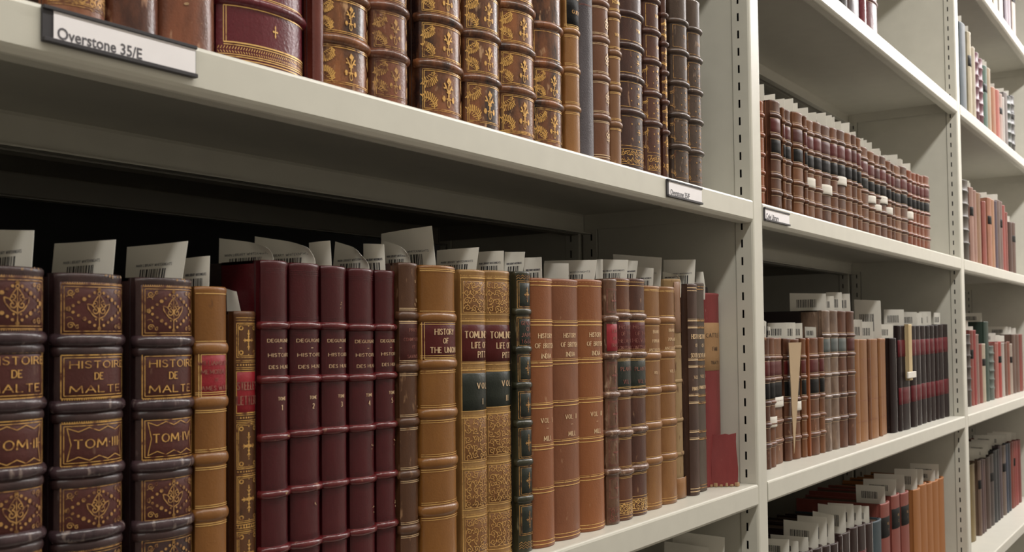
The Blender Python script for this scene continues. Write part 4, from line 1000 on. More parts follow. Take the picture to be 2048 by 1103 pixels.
# ------------------------------------------------------------------ slips of paper standing in the books
def slip(label, X, yb, zb_, yfr, zf, lvl, z0, curl=0., group=None, bar=(.22, .78), bz=None, text=True, yfb=None, wav=.001, cut=None, blank=False, name='barcode_slip', detail=True, textw=(.12, .90), seed=0):
    """paper slip in the plane X = const (its width runs into the shelf); yb/yfr back and front edge, top z line, z0 lowest visible z"""
    yfb = yfr if yfb is None else yfb; r = random.Random(seed)
    ph = r.uniform(0, 6); lean = r.uniform(-.10, .10)
    ztop = lambda a: zb_ + (zf - zb_) * a
    zl = z0 - .014
    def f(a, z, off=0.):
        u = (z - z0) / (ztop(a) - z0); uc = max(0, min(1, u))
        y = yb + (yfb + (yfr - yfb) * uc - yb) * a
        x = X + wav * math.sin(a * 4 + ph) * uc + lean * (z - z0) * 1.0
        t = max(0, (a + .8 * uc - 1.25) / .55) if curl > 0 else 0
        x -= curl * t ** 1.4; zz = z - curl * .30 * t * t
        return (x - off, y, lvl + zz)
    na, nb = (14, 10) if detail else (4, 3)
    V = []; F = []
    for j in range(nb + 1):
        for i in range(na + 1):
            a = i / na; z = zl + (ztop(a) - zl) * j / nb; V.append(f(a, z))
    n1 = len(V)
    for j in range(nb + 1):
        for i in range(na + 1):
            a = i / na; z = zl + (ztop(a) - zl) * j / nb; p = f(a, z); V.append((p[0] + .00018, p[1], p[2]))
    for j in range(nb):
        for i in range(na):
            q = j * (na + 1) + i; F.append((q, q + na + 1, q + na + 2, q + 1)); F.append((n1 + q, n1 + q + 1, n1 + q + na + 2, n1 + q + na + 1))
    for i in range(na): q = nb * (na + 1) + i; F.append((q, n1 + q, n1 + q + 1, q + 1))
    for j in range(nb): q = j * (na + 1); F.append((q, n1 + q, n1 + q + na + 1, q + na + 1)); q += na; F.append((q, q + na + 1, n1 + q + na + 1, n1 + q))
    e = mesh(name, V, F, SLIP, None, detail); tag(e, label, 'paper slip', group)
    if blank: return e
    Wd = abs(yb - yfr); d = Deco(.002)
    zt = ztop(.5); r2 = random.Random(11)
    if bz is None: bz = (z0 - .006, z0 + (zt - z0) * .44)
    a0, a1 = bar; x = a0 * Wd
    while x < a1 * Wd:
        w_ = r2.choice((.0004, .0005, .0008, .0011)); d.seg((x, bz[0]), (x, bz[1]), w_); x += w_ + r2.choice((.0003, .0004, .0007, .0010))
    fm = lambda s, v: f(s / Wd, v, .00012)
    d.step = .006
    d.build('barcode', fm, INK, e)
    if text:
        t = Deco(.004); c = (textw[0] + textw[1]) / 2 * Wd
        write(t, 'MAIN LIBRARY WHITEKNIGHTS', c, bz[1] + .0015, .0015, w=.00026, serif=False, width=(textw[1] - textw[0]) * Wd)
        t.build('lettering', fm, INKG, e)
    return e
SLB = [
('malte2', 78.3, 224.0, 34.0, 220.6, 33.9, 202.6),
('malte3', 89.1, 220.7, 30.4, 219.3, 35.2, 201.5),
('malte4', 86.4, 221.6, 33.4, 221.9, 36.8, 201.4),
('william', 67.4, 215.4, 42.1, 215.5, 43.8, 198.7),
('steele', 59.5, 198.1, 49.0, 196.0, 46.4, 185.7),
('D1', 90.5, 232.1, 38.8, 224.6, 42.7, 215.6),
('D2', 87.9, 235.2, 33.8, 226.1, 33.0, 215.1),
('D3', 61.8, 231.0, 41.5, 231.1, 41.7, 215.2),
('D4', 67.1, 234.3, 30.1, 225.0, 33.7, 214.8),
('D5', 57.8, 233.5, 39.1, 232.0, 37.9, 215.4),
('B6', 55.7, 236.8, 29.3, 228.9, 33.4, 221.1),
('union', 89.3, 246.7, 40.8, 249.4, 36.0, 221.3),
('tom1', 67.4, 235.4, 27.3, 235.5, 30.3, 220.5),
('tom2', 53.8, 235.5, 26.4, 234.8, 26.6, 220.4),
('green', 41.5, 236.3, 20.8, 235.1, 23.9, 220.5),
('ind1', 40.5, 233.0, 22.4, 232.5, 23.6, 217.0),
('ind2', 49.7, 231.3, 24.5, 230.0, 24.6, 217.6),
('ind3', 77.2, 237.2, 22.7, 235.4, 25.0, 219.0),
('b14', 38.1, 238.1, 30.2, 237.7, 30.5, 222.2),
('b15', 51.1, 240.3, 19.8, 238.3, 21.1, 223.0),
('b16', 41.7, 240.7, 25.6, 239.4, 28.5, 224.7),
('b17', 49.1, 236.8, 28.6, 234.3, 30.0, 219.5),
('b18', 91.8, 253.8, 35.8, 247.2, 39.7, 220.2),
('b19', 53.0, 235.2, 27.8, 231.0, 31.9, 222.7),
('b20', 63.5, 249.8, 25.6, 248.4, 27.7, 224.5),
('b21', 41.4, 237.4, 31.3, 237.0, 30.4, 226.0),]
SB = [(0, 45.7, 187.5, 35.6, 184.0),(1, 45.0, 178.2, 34.8, 177.6),(3, 74.0, 183.6, 39.4, 183.7),(4, 59.6, 184.2, 38.7, 183.9),(5, 55.9, 183.1, 39.7, 183.3),(8, 60.4, 178.7, 44.4, 177.9),(9, 91.2, 228.7, 35.9, 226.4),(10, 58.0, 224.2, 31.3, 223.4),(11, 58.4, 230.9, 31.0, 230.0),(12, 53.5, 229.7, 26.3, 228.8),(18, 80.4, 226.2, 30.0, 223.0),(14, 46.9, 190.5, 28.7, 190.1),(16, 53.6, 187.8, 33.8, 187.4),(19, 63.6, 184.3, 29.7, 183.8),(21, 61.2, 210.7, 18.4, 209.7),(23, 63.2, 208.0, 28.8, 207.1),(24, 61.4, 206.6, 32.7, 205.9),(25, 58.0, 207.1, 30.9, 206.4),(26, 53.4, 210.1, 27.3, 209.5),(28, 40.6, 208.8, 16.3, 208.2),]
SCC = [(0, 77.5, 222.7, 31.8, 225.0),(1, 71.8, 215.7, 32.5, 217.1),(2, 84.9, 215.2, 30.7, 215.7),(3, 82.1, 228.8, 27.9, 227.4),(4, 75.1, 230.2, 21.0, 230.6),(5, 64.0, 232.2, 12.7, 228.9),(7, 74.2, 234.8, 19.0, 232.9),(8, 71.6, 231.0, 20.1, 231.8),(9, 67.2, 221.8, 16.6, 224.2),(10, 63.2, 214.9, 16.7, 217.3),(12, 80.3, 236.6, 26.1, 236.7),(13, 87.8, 237.5, 32.6, 240.2),(14, 85.4, 240.6, 31.6, 241.2),(15, 73.3, 239.6, 18.8, 240.4),(16, 78.0, 234.1, 22.8, 236.4),(18, 86.1, 222.3, 31.2, 223.5),(19, 91.9, 228.5, 36.9, 229.5),]

G = {n: (D[n]['x'] + D[n]['w'] * .8, D[n]['h'], D[n]['b']) for n in D if D[n]['h']}
SN = {'malte2': 'TOM II of Histoire de Malte', 'malte3': 'TOM III of Histoire de Malte', 'malte4': 'TOM IV of Histoire de Malte', 'william': 'the honey tan Williamson book', 'steele': "the slim Steele's Letters book",
      'D1': 'the first crimson volume', 'D2': 'the second crimson volume', 'D3': 'the third crimson volume', 'D4': 'the fourth crimson volume', 'D5': 'the fifth crimson volume', 'B6': 'the rubbed brown book',
      'union': 'the History of the Union', 'tom1': 'Life of Pitt VOL I', 'tom2': 'Life of Pitt VOL II', 'green': 'the dark green book', 'ind1': 'British India VOL I', 'ind2': 'British India VOL II',
      'ind3': 'British India VOL III', 'b14': 'the scuffed book with bright red label', 'b15': 'the first chestnut pair book', 'b16': 'the second chestnut pair book', 'b17': 'the first caramel book', 'b18': 'the second caramel book',
      'b19': 'the torn cream-spined book', 'b20': 'the umber Scotland volume', 'b21': 'the hidden Scotland volume'}
CURL = {'D1': .008, 'D2': .007, 'D4': .009, 'B6': .008, 'b19': .005}
for k, s_ in enumerate(SLB):
    n, yb, zb_, yfr, zf, yfb, z0 = s_; X, h, bb = G[n]
    X = D[n]['x'] + D[n]['w'] * .8
    kw = {}
    if n in ('malte2', 'malte3', 'malte4'): kw = dict(textw=(.18, .78), bar=(.26, .70))
    adj = 'curled ' if n in CURL else ('tall ' if n in ('union', 'b18', 'b20') else '')
    slip(adj + 'white barcode slip standing in ' + SN[n], X, mmv(yb), mmv(zb_), max(mmv(yfr), D[n]['yf'] + .003), mmv(zf), -PITCH, h - .0042, CURL.get(n, 0), 'paper slips in the lower row of the near bay', yfb=mmv(yfb), seed=k,
         blank=n in ('steele', 'ind2', 'b14', 'D3', 'b21'), **kw)

# ------------------------------------------------------------------ middle and far bays
ORD = 'first second third fourth fifth sixth seventh eighth ninth tenth eleventh twelfth thirteenth fourteenth fifteenth sixteenth seventeenth eighteenth nineteenth twentieth twenty-first twenty-second twenty-third twenty-fourth twenty-fifth twenty-sixth twenty-seventh twenty-eighth twenty-ninth thirtieth'.split()
C0 = [(0.0356, 0.012, 0.002, 0.1208), (0.0791, 0.0322, 0.002, 0.13), (0.1113, 0.009, 0.002, 0.126), (0.1203, 0.0258, 0.002, 0.1259), (0.1587, 0.0344, 0.002, 0.1296), (0.193, 0.0113, 0.002, 0.1296), (0.2044, 0.0315, 0.002, 0.127), (0.2359, 0.0334, 0.002, 0.1295), (0.2693, 0.0393, 0.002, 0.1305), (0.3086, 0.0309, 0.002, 0.1336), (0.3395, 0.0377, 0.002, 0.1356), (0.3772, 0.0308, 0.002, 0.1371), (0.4081, 0.024, 0.002, 0.1388), (0.4321, 0.0229, 0.002, 0.1378), (0.455, 0.0397, 0.002, 0.1284), (0.4948, 0.034, 0.002, 0.127), (0.5288, 0.0312, 0.002, 0.1262), (0.56, 0.0384, 0.002, 0.1285), (0.5984, 0.0282, 0.002, 0.1259), (0.6266, 0.0182, 0.002, 0.1247), (0.6448, 0.0445, 0.002, 0.1248), (0.6892, 0.0459, 0.002, 0.1292), (0.7352, 0.0297, 0.002, 0.1279), (0.7649, 0.0306, 0.002, 0.1273), (0.7955, 0.0251, 0.002, 0.1291), (0.8205, 0.0321, 0.002, 0.1297), (0.8526, 0.0574, 0.002, 0.1331)]
CB = [(0.1292, 0.0169, 0.036, 0.1646), (0.1461, 0.0271, 0.038, 0.1645), (0.1732, 0.0524, 0.045, 0.1639), (0.2256, 0.0241, 0.044, 0.1628), (0.2497, 0.0302, 0.042, 0.1617), (0.2799, 0.0178, 0.04, 0.1627), (0.2977, 0.0078, 0.038, 0.1626), (0.3055, 0.0373, 0.0355, 0.1632), (0.3428, 0.0194, 0.035, 0.1635), (0.3629, 0.032, 0.0345, 0.2021), (0.3949, 0.0324, 0.033, 0.2026), (0.4273, 0.0363, 0.0315, 0.2023), (0.4635, 0.0334, 0.029, 0.2023), (0.497, 0.0257, 0.03, 0.1601), (0.5226, 0.0469, 0.03, 0.1598), (0.5695, 0.0138, 0.03, 0.1597), (0.5833, 0.0488, 0.03, 0.16), (0.6321, 0.0157, 0.03, 0.1604), (0.6478, 0.051, 0.034, 0.1602), (0.6988, 0.0376, 0.027, 0.1605), (0.7364, 0.0198, 0.025, 0.1818), (0.7562, 0.0724, 0.024, 0.182), (0.8287, 0.0388, 0.025, 0.1822), (0.8674, 0.0457, 0.027, 0.1824), (0.9131, 0.0427, 0.028, 0.1827), (0.9559, 0.0339, 0.028, 0.1828), (0.9897, 0.0378, 0.028, 0.1836), (1.0275, 0.0251, 0.027, 0.1838), (1.0526, 0.0444, 0.026, 0.1853), (1.097, 0.0674, 0.026, 0.1859)]
CC = [(0.1703, 0.0352, 0.03, 0.2039), (0.2055, 0.041, 0.03, 0.1998), (0.2465, 0.0386, 0.03, 0.1986), (0.2852, 0.0427, 0.03, 0.1959), (0.3279, 0.0328, 0.03, 0.1927), (0.3608, 0.0366, 0.03, 0.1899), (0.3973, 0.014, 0.03, 0.1967), (0.4113, 0.0476, 0.03, 0.1964), (0.4589, 0.0362, 0.03, 0.198), (0.4952, 0.0451, 0.03, 0.1956), (0.5403, 0.0382, 0.03, 0.192), (0.5784, 0.0528, 0.03, 0.1891), (0.6313, 0.0671, 0.03, 0.2101), (0.6984, 0.0621, 0.03, 0.2149), (0.7605, 0.0886, 0.03, 0.2113), (0.8492, 0.047, 0.03, 0.2065), (0.8962, 0.0506, 0.03, 0.2097), (0.9468, 0.0468, 0.03, 0.206), (0.9936, 0.0486, 0.03, 0.2044), (1.0422, 0.0515, 0.03, 0.204)]
F1 = [(1.3147, 0.0856, 0.02, 0.2106), (1.4004, 0.0441, 0.02, 0.2082), (1.4445, 0.0395, 0.02, 0.1831), (1.484, 0.0498, 0.02, 0.1802), (1.5338, 0.0507, 0.02, 0.176), (1.5845, 0.0459, 0.02, 0.1703), (1.6304, 0.0549, 0.02, 0.1742), (1.6853, 0.0602, 0.02, 0.1377), (1.7456, 0.0482, 0.02, 0.143), (1.7938, 0.0382, 0.02, 0.1417), (1.832, 0.0407, 0.02, 0.1395), (1.8726, 0.0514, 0.02, 0.1595), (1.924, 0.0514, 0.02, 0.1595), (1.9755, 0.0897, 0.02, 0.1698)]
F0 = [(1.2511, 0.0722, 0.01, 0.1741), (1.3233, 0.0352, 0.01, 0.1658), (1.3584, 0.0409, 0.01, 0.1631), (1.3994, 0.0701, 0.01, 0.1624), (1.4695, 0.0656, 0.01, 0.1499), (1.5351, 0.0399, 0.01, 0.1651), (1.575, 0.0399, 0.01, 0.1651), (1.6149, 0.0459, 0.01, 0.166), (1.6609, 0.0307, 0.01, 0.172), (1.6916, 0.0307, 0.01, 0.172), (1.7221, 0.043, 0.01, 0.1664), (1.7651, 0.0602, 0.01, 0.1527), (1.8253, 0.0445, 0.01, 0.1329), (1.8698, 0.078, 0.01, 0.1357)]
FB = [(1.4371, 0.0358, 0.045, 0.1651), (1.4729, 0.0321, 0.045, 0.1747), (1.505, 0.0321, 0.045, 0.1747), (1.537, 0.0409, 0.045, 0.1649), (1.5779, 0.0372, 0.045, 0.142), (1.6151, 0.0372, 0.045, 0.142), (1.6521, 0.0638, 0.045, 0.1956), (1.7159, 0.0812, 0.045, 0.1353), (1.7971, 0.0422, 0.045, 0.1427), (1.8393, 0.0464, 0.045, 0.145), (1.8857, 0.0445, 0.045, 0.1419), (1.9303, 0.0424, 0.045, 0.1415), (1.9727, 0.0401, 0.045, 0.144), (2.0128, 0.0445, 0.045, 0.1379), (2.0573, 0.0609, 0.045, 0.1634), (2.1183, 0.0609, 0.045, 0.1634), (2.1792, 0.0642, 0.045, 0.1632)]
FC = [(1.515, 0.0962, 0.06, 0.1802), (1.6112, 0.0316, 0.06, 0.18), (1.6428, 0.026, 0.06, 0.1807), (1.6688, 0.0483, 0.06, 0.1772), (1.7171, 0.0483, 0.06, 0.1772), (1.7654, 0.0546, 0.06, 0.1796), (1.82, 0.0382, 0.06, 0.1845), (1.8582, 0.0382, 0.06, 0.1845), (1.8966, 0.057, 0.06, 0.1901), (1.9535, 0.038, 0.06, 0.1861), (1.9915, 0.038, 0.06, 0.1861), (2.0295, 0.0553, 0.06, 0.1848), (2.0848, 0.0293, 0.06, 0.1839), (2.1141, 0.0293, 0.06, 0.1839), (2.1434, 0.0554, 0.06, 0.1811), (2.1988, 0.0466, 0.06, 0.1789)]
F2 = [(1.6793, 0.08, 0.02, 0.2), (1.7593, 0.08, 0.02, 0.2), (1.8394, 0.0863, 0.02, 0.2), (1.9257, 0.0449, 0.02, 0.2), (1.9706, 0.0757, 0.02, 0.2), (2.0463, 0.0645, 0.02, 0.2)]

cf = [leather('calf_a', (104, 60, 38), (146, 92, 60), (184, 142, 110), .05, .40, 80, spec=.3), leather('calf_b', (86, 50, 34), (126, 78, 54), (172, 130, 100), .05, .40, 80, spec=.3),
      leather('calf_c', (120, 72, 44), (158, 104, 66), (190, 150, 110), .04, .42, 80, spec=.3), leather('calf_red', (128, 60, 34), (164, 86, 50), (180, 140, 110), .06, .30, 80, spec=.3), leather('calf_orange', (160, 84, 42), (186, 104, 56), (150, 100, 70), .04, .40, 60)]
side_o = leather('orange_tan_boards', (150, 84, 44), (176, 104, 58), (120, 70, 40), .04, .45, 50)
fgold = gilt('far_gilt', (214, 184, 150), (150, 110, 80), .3, .3, .45)
def seglines(bz, hh=.0032):
    def fn(d, pr):
        for z in bz:
            for sg in (-1, 1): d.seg((-pr.half, z + sg * (hh + .0008)), (pr.half, z + sg * (hh + .0008)), .0004)
    return ('gilt_fillets', fgold, fn, .0004)
# middle bay, upper shelf: uniform calf set with maroon and black labels
TAPE = {6: (.30, .40), 8: (.28, .38), 10: (.42, .51), 15: (.37, .46), 16: (.30, .38), 17: (.41, .50), 18: (.31, .40), 22: (.34, .44)}
for i, (x, w, yf, h) in enumerate(C0):
    w = min(w - .0014, .045); bz = [h * k for k in (.86, .665, .475, .30, .14)]
    mt = cf[4] if i == 0 else (cf[3] if i >= 22 else cf[(i * 7 + i // 3) % 3])
    lb = [(bz[1] + .0036, bz[0] - .0036, dred_p if i % 4 else b6_p, -.001), (bz[2] + .0036, bz[1] - .0036, black_p, -.001, .00035, 'volume_label')] if i else []
    if i in TAPE: lb.append((h * TAPE[i][0], h * TAPE[i][1], WHITE_TAPE, -.0002, .0021, 'white_tape'))
    book('brown ribbed calf book%s, %s on the middle bay upper shelf' % (' tied with white tape' if i in TAPE else (' with orange side' if i == 1 else ''), ORD[i]), x, w, min(.005, .2 * w), yf, h, 0, mt,
         'brown ribbed books on the middle bay upper shelf', depth=.11, bands=bz, inline=True, hh=.0028, pt=.0022, labels=lb, decos=[seglines(bz)], board=side_o if i in (1, 3, 22) else brown_board, n=8)
# middle bay, lower shelf
pale = leather('greyed_mottled_calf', (100, 72, 56), (158, 128, 106), (196, 172, 152), .06, .34, 90)
tanc = leather('plain_ginger_calf', (158, 100, 54), (184, 124, 70), (150, 110, 80), .04, .42, 50, contrast=.3)
blk = leather('black_brown_binding', (34, 22, 22), (48, 32, 30), (80, 60, 54), .03, .45, 60, spec=.15)
redband = leather('red_binding_band', (100, 14, 26), (118, 20, 32), None, 0, .36, spec=.15)
greyl = leather('slate_label', (84, 92, 92), (104, 112, 110), None, 0, .3)
jacket = plain('painted_jacket_highlight', (176, 170, 170), rough=.22, coat=.6)  # pale strip colour paints the gleam on clear jackets
TAPEB = {1: (.31, .39), 2: (.45, .53), 4: (.405, .48)}
for i, (x, w, yf, h) in enumerate(CB):
    w = min(w - .0014, .046 if i != 21 else .062); lb = []; dc = []; bd = brown_board; bz = []; pt = .0022; trn = .006
    if i < 9:
        mt = cf[(i * 5 + 1) % 3] if i != 6 else cf[4]; bz = [h * k for k in (.84, .675, .50, .335, .18)]
        what = 'brown ribbed book with maroon and black labels'
        if i not in (6,): lb = [(bz[1] + .003, bz[0] - .003, dred_p, -.0008), (bz[2] + .003, bz[1] - .003, black_p, -.0008, .00035, 'volume_label')]
        else: what = 'thin orange calf book'; bz = []
        if i in TAPEB: lb.append((h * TAPEB[i][0], h * TAPEB[i][1], WHITE_TAPE, -.0002, .0021, 'white_tape')); what = 'brown ribbed calf book tied with white tape'
        dc = [seglines(bz)] if bz else []
    elif i < 13:
        mt = pale if i < 11 else cf[1]; bz = [h * k for k in (.82, .68, .54, .385, .22)]; what = 'tall greyish mottled calf book with slate label'; trn = .03
        lb = [(bz[1] + .004, bz[0] - .004, greyl if i < 12 else b6_p, -.001)]; dc = [seglines(bz)]; bd = dark_board
    elif i < 19:
        mt = tanc if i != 15 else cf[2]; what = 'plain ginger calf book'; dc = [('faint_lines', faint, lambda d, pr, h=h: [d.seg((-pr.half, h * k), (pr.half, h * k), .0004) for k in (.97, .8, .62, .4, .2)], .0003)]
    else:
        mt = blk; what = 'black jacketed book with two red bands'; bd = blk
        z1, z2 = ((.70, .86), (.25, .41)) if i != 19 else ((.1, .12), (.05, .07))
        if i == 20: what = 'slim black jacketed book left of the strip'
        if i == 29: what = 'broad black book with dull red bands'
        if i != 19: lb = [(h * z1[0], h * z1[1], redband, -.0012, .0003, 'red_band'), (h * z2[0], h * z2[1], redband, -.0012, .0003, 'red_band')]
        else: what = 'slim dark book before the jacketed set'
    e, pr = book('%s, %s on the middle bay lower shelf' % (what, ORD[i]), x, w, min(.005, .2 * w), yf, h, -PITCH, mt, 'books on the middle bay lower shelf', depth=.12, bands=bz, inline=True, hh=.0026, pt=pt, labels=lb, decos=dc, board=bd, n=8, turn=trn)
    if i >= 19:
        V, F = patch(pr, .001, h - .001, .0009, .0006, pr.half * .18); mesh('jacket_highlight', V, F, jacket, e, True)  # painted highlight line down the jacket
# cream board strips and ties
e, pr = book('narrow cream paper strip tied upright against a jacketed black book', .775, .022, .002, .0165, .098, -PITCH + .086, plain('cream_strip', (190, 168, 128), rough=.8), None, depth=.004, name='paper_strip', bands=[], board=plain('cream_strip', (190, 168, 128)), n=4, wob=0)
e['category'] = 'paper strip'
m = MB(); m.box((.758, .0158, -PITCH + .090), (.815, .0190, -PITCH + .101), .0008); tag(m.build('cotton_tie', WHITE_TAPE), 'white cotton tie holding the cream strip', 'tie')
V = [(.2240, .0400, -PITCH + .157), (.2540, .0330, -PITCH + .157), (.2330, .0385, -PITCH + .010)]; V = V + [(a + .0006, b + .0010, c) for a, b, c in V]
tag(mesh('cream_card', V, [(0, 2, 1), (3, 4, 5), (0, 1, 4, 3), (1, 2, 5, 4), (2, 0, 3, 5)], plain('cream_card_paper', (178, 154, 124), rough=.8)), 'cream triangular card wedged among brown books on the middle bay lower shelf', 'card')
# middle bay, bottom shelf in view
dkb = leather('dark_brown_jacketed', (54, 36, 34), (74, 52, 48), (110, 90, 80), .04, .3, 60, spec=.2)
blue = leather('slate_blue_cloth', (60, 78, 88), (76, 94, 102), None, 0, .5)
rose = leather('rose_red_cloth', (158, 78, 66), (178, 92, 78), (190, 130, 110), .02, .5, 60, contrast=.3)
orac = leather('orange_ochre_cloth', (190, 118, 58), (206, 134, 72), (170, 110, 70), .02, .55, 60, contrast=.3)
for i, (x, w, yf, h) in enumerate(CC):
    w = min(w - .0008, .050); mt, what, lb = dkb, 'dark brown book in a clear jacket', []
    if i == 11: mt, what = blue, 'slate blue cloth book'
    elif i in (12, 13, 14): mt, what = rose, 'rose red book with a black title band'; w = min(w, .056); lb = [(h - .056, h - .0225, black_p, -.0006)]
    elif i > 14: mt, what = orac, 'orange ochre cloth book'
    elif i in (8, 9): lb = [(h * .6, h * .8, redband, -.0012)]
    e, pr = book('%s, %s on the middle bay bottom shelf' % (what, ORD[i]), x, w, min(.005, .2 * w), yf, h, -2 * PITCH, mt, 'books on the lowest visible shelf of the middle bay', depth=.14, labels=lb, board=mt, n=8,
         decos=[('title_lettering', gold_d, texts([('VOL', 0, h - .036, .004), (str(1 + i % 3), 0, h - .046, .004)]), .0007)] if lb and i > 11 else [])
    if i < 11:
        V, F = patch(pr, .001, h - .001, .0009, .0006, pr.half * .18); mesh('jacket_highlight', V, F, jacket, e, True)  # same painted highlight on the dark brown jackets
# middle bay, shelf above
for i, (x, w, h, mt, what) in enumerate(((.400, .022, .17, leather('grey_cloth', (60, 56, 56), (76, 72, 70), None, 0, .5), 'grey cloth book'), (.424, .072, .18, dkb, 'dark brown book'), (.5000, .026, .17, wine_l, 'slim maroon book'), (.5300, .070, .19, leather('maroon_polished_calf', (96, 34, 42), (120, 48, 54), (180, 150, 140), .04, .26, 60), 'wide polished maroon book with pale rib'))):
    bz = [.054, .09, .125] if i == 3 else []
    book('%s on the middle bay high shelf, %s of four' % (what, ORD[i]), x, w, min(.008, .2 * w), .008, h, PITCH, mt, 'books on the high shelf of the middle bay', depth=.14, bands=bz, inline=True, hh=.003, pt=.002, n=10, decos=[seglines(bz)] if bz else [])

# far bay
def far_row(data, lvl, cols, where, gname):
    out = []; n = len(data)
    for i, (x, w, yf, h) in enumerate(data):
        c = cols[i]; w2 = min(w - .001, c[2] if len(c) > 2 else .06); nm = c[0]
        mt = c[1] if not isinstance(c[1], tuple) else leather('cloth_' + '_'.join(map(str, c[1])), tuple(int(v * .88) for v in c[1]), tuple(min(255, int(v * 1.06)) for v in c[1]), None, 0, .45)
        bz = [h * k for k in (.86, .70, .54, .38, .22)] if len(c) > 3 else []
        e, pr = book('%s, %s on the far bay %s' % (nm, ORD[i], where), x, w2, min(.005, .18 * w2), yf, h, lvl * PITCH, mt, gname, depth=.12, bands=bz, inline=True, hh=.003, pt=.0016, n=6, board=mt,
             labels=[(h * .62, h * .74, black_p, -.001)] if i % 4 == 1 else [], wob=0)
        out.append((x, w2, yf, h))
    return out
far_row(F1, 1, [('slate blue tall book', (92, 104, 112), .06), ('cream book', (214, 200, 170), .03), ('cream thin book', (206, 192, 166), .03), ('purple book with white ribs', (120, 70, 84), .03, 1), ('purple ribbed book', (128, 78, 88), .03, 1), ('green book', (88, 120, 104), .04), ('sand book', (188, 166, 136), .04),
     ('copper book', (186, 122, 84), .05), ('coral red book', (204, 108, 90), .05), ('pale pink book', (210, 178, 166), .04), ('white book', (216, 206, 198), .03), ('grey book', (150, 140, 136), .04), ('dark green ribbed book', (70, 76, 68), .05, 1), ('charcoal ribbed book', (66, 62, 60), .05, 1)], 'upper cloth-book shelf', 'cloth books on the far bay high shelf')
far_row(F0, 0, [('dark olive gilt ribbed book', (74, 60, 44), .05, 1), ('pale rose book', (196, 150, 134), .03), ('light rose book', (188, 142, 126), .03), ('tan book', (172, 130, 98), .04), ('red and white book', (176, 96, 84), .03), ('salmon book', (204, 138, 108), .04), ('orange sand book', (206, 150, 112), .04), ('navy purple book', (86, 66, 84), .035),
     ('taupe book', (140, 116, 106), .04), ('grey rose book', (150, 120, 112), .03), ('brick red book', (176, 74, 64), .05), ('dusty red book', (170, 92, 80), .03), ('dark brown book', (96, 64, 52), .04), ('umber book', (110, 76, 62), .05)], 'middle shelf', 'cloth books on the far bay middle shelf')
far_row(FB, -1, [('dark ribbed book', (70, 58, 50), .03, 1), ('brown red book', (150, 74, 62), .03), ('crimson book', (168, 50, 48), .03), ('grey rose book', (160, 124, 114), .03), ('brick book', (158, 78, 64), .03), ('cream book', (206, 190, 166), .035), ('tall dark green book', (40, 66, 52), .05), ('grey green ribbed book', (86, 98, 88), .05, 1), ('rose book', (190, 120, 108), .03),
     ('red book', (186, 66, 56), .035), ('white book', (206, 196, 186), .03), ('brown book', (130, 90, 74), .03), ('terracotta book', (164, 96, 76), .03), ('pale book', (198, 180, 164), .03), ('umber book', (112, 82, 68), .045), ('coffee book', (122, 90, 76), .045), ('red brown book', (150, 66, 54), .05)], 'lower shelf', 'cloth books on the far bay lower shelf')
far_row(FC, -2, [('mustard olive book', (150, 128, 82), .05), ('brown jacketed book', (120, 94, 76), .028), ('plum book', (92, 66, 66), .024), ('rosewood book', (112, 84, 78), .024), ('dark brown book', (84, 60, 48), .045), ('charcoal brown book', (76, 60, 54), .045), ('charcoal book', (58, 58, 60), .045), ('black book', (44, 42, 46), .035), ('grey purple book', (96, 78, 82), .035), ('taupe book', (128, 108, 96), .04),
     ('navy book', (44, 56, 80), .04), ('dark navy book', (36, 42, 58), .04), ('brown red book', (144, 70, 56), .05), ('brick red book', (160, 66, 56), .05), ('crimson brick book', (164, 56, 52), .05), ('deep red book', (142, 50, 44), .045)], 'lowest visible shelf', 'cloth books on the far bay lowest visible shelf')
far_row(F2, 2, [('ivory book', (226, 216, 194), .05), ('ivory wide book', (222, 212, 190), .05), ('pale book', (214, 206, 196), .05), ('violet grey book', (120, 98, 112), .04), ('lilac book', (160, 138, 150), .04), ('sand pink book', (204, 184, 168), .05)], 'topmost visible shelf', 'cloth books on the far bay topmost visible shelf')

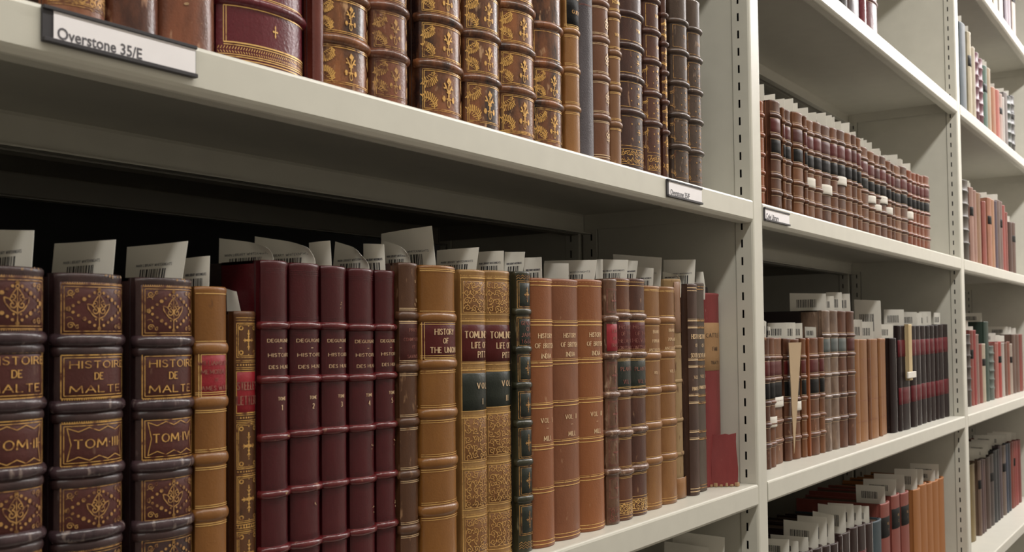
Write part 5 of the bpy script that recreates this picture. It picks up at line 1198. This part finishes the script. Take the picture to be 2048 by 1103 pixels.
# slips in the middle and far bays
def fslips(books, lst, lvl, where, grp, xo=.5, **k):
    for j, t in enumerate(lst):
        i, yb, zb_, yfr, zf = t; x, w, yf, h = books[i]
        w = min(w, .05)
        if yfr < 0: kw = dict(); yfr_ = .012
        slip('white barcode slip in the %s book on the %s' % (ORD[i], where), x + w * xo, mmv(yb), mmv(zb_), max(mmv(yfr), yf + .003), mmv(zf), lvl * PITCH, h - .006, 0, grp, seed=i + 40, wav=.0006, detail=False,
             bar=k.get('bar', (.20, .74)), bz=(h + (mmv(zb_) - h) * .18, h + (mmv(zb_) - h) * .62), text=False)
fslips(CB, SB, -1, 'middle bay lower shelf', 'paper slips on the middle bay lower shelf')
fslips(CC, SCC, -2, 'lowest visible shelf of the middle bay', 'paper slips on the lowest visible shelf of the middle bay')
def auto(books, lvl, where, grp, hgt, depth, skip=(), wd=.05):
    r = random.Random(len(books) * 3 + lvl); L = []
    for i, (x, w, yf, h) in enumerate(books):
        if i in skip: continue
        f0 = yf + depth + r.uniform(-.004, .006); t = h + hgt + r.uniform(-.003, .003); L.append((i, (f0 + wd) * 1000, t * 1000, f0 * 1000, (t - .0005) * 1000))
    fslips(books, L, lvl, where, grp)
auto(C0, 0, 'middle bay upper shelf', 'paper slips on the middle bay upper shelf', .024, .016, skip=(0, 2, 25, 26))
auto(F1, 1, 'far bay high shelf', 'paper slips on the far bay high shelf', .018, .008, skip=(2, 7))
auto(F0, 0, 'far bay middle shelf', 'paper slips on the far bay middle shelf', .018, .008, skip=(3, 6, 10))
auto(FB, -1, 'far bay lower shelf', 'paper slips on the far bay lower shelf', .020, .015, skip=(4, 8, 12))
auto(FC, -2, 'far bay lowest visible shelf', 'paper slips on the far bay lowest visible shelf', .022, .012)
# near bay, shelf below the lower row: only the slips of its books rise into view
for i, (x, w, yf, h, mt, nm) in enumerate(((-.150, .040, .03, .196, br4_l, 'cocoa calf book'), (-.1085, .046, .014, .205, br1_l, 'walnut calf book'), (-.0618, .034, .012, .205, dk2_l, 'russet oak calf book'))):
    book('%s under the lower row of the near bay, %s of three' % (nm, ORD[i]), x, w, .006, yf, h, -2 * PITCH, mt, 'books under the lower row of the near bay', depth=.14, n=8, bands=[h * k for k in (.8, .6, .4, .2)], inline=True)
for i, (X, yb, yfr, zt, h) in enumerate(((-.128, .095, .046, .250, .196), (-.070, .0855, .032, .2590, .205), (-.0605, .080, .0185, .2690, .205))):
    slip('grey shaded paper slip, %s of three under the lower row of the near bay' % ORD[i], X, yb, zt, yfr, zt - .001, -2 * PITCH, h - .006, 0, 'paper slips under the lower row of the near bay', seed=i, blank=i == 2, text=True)
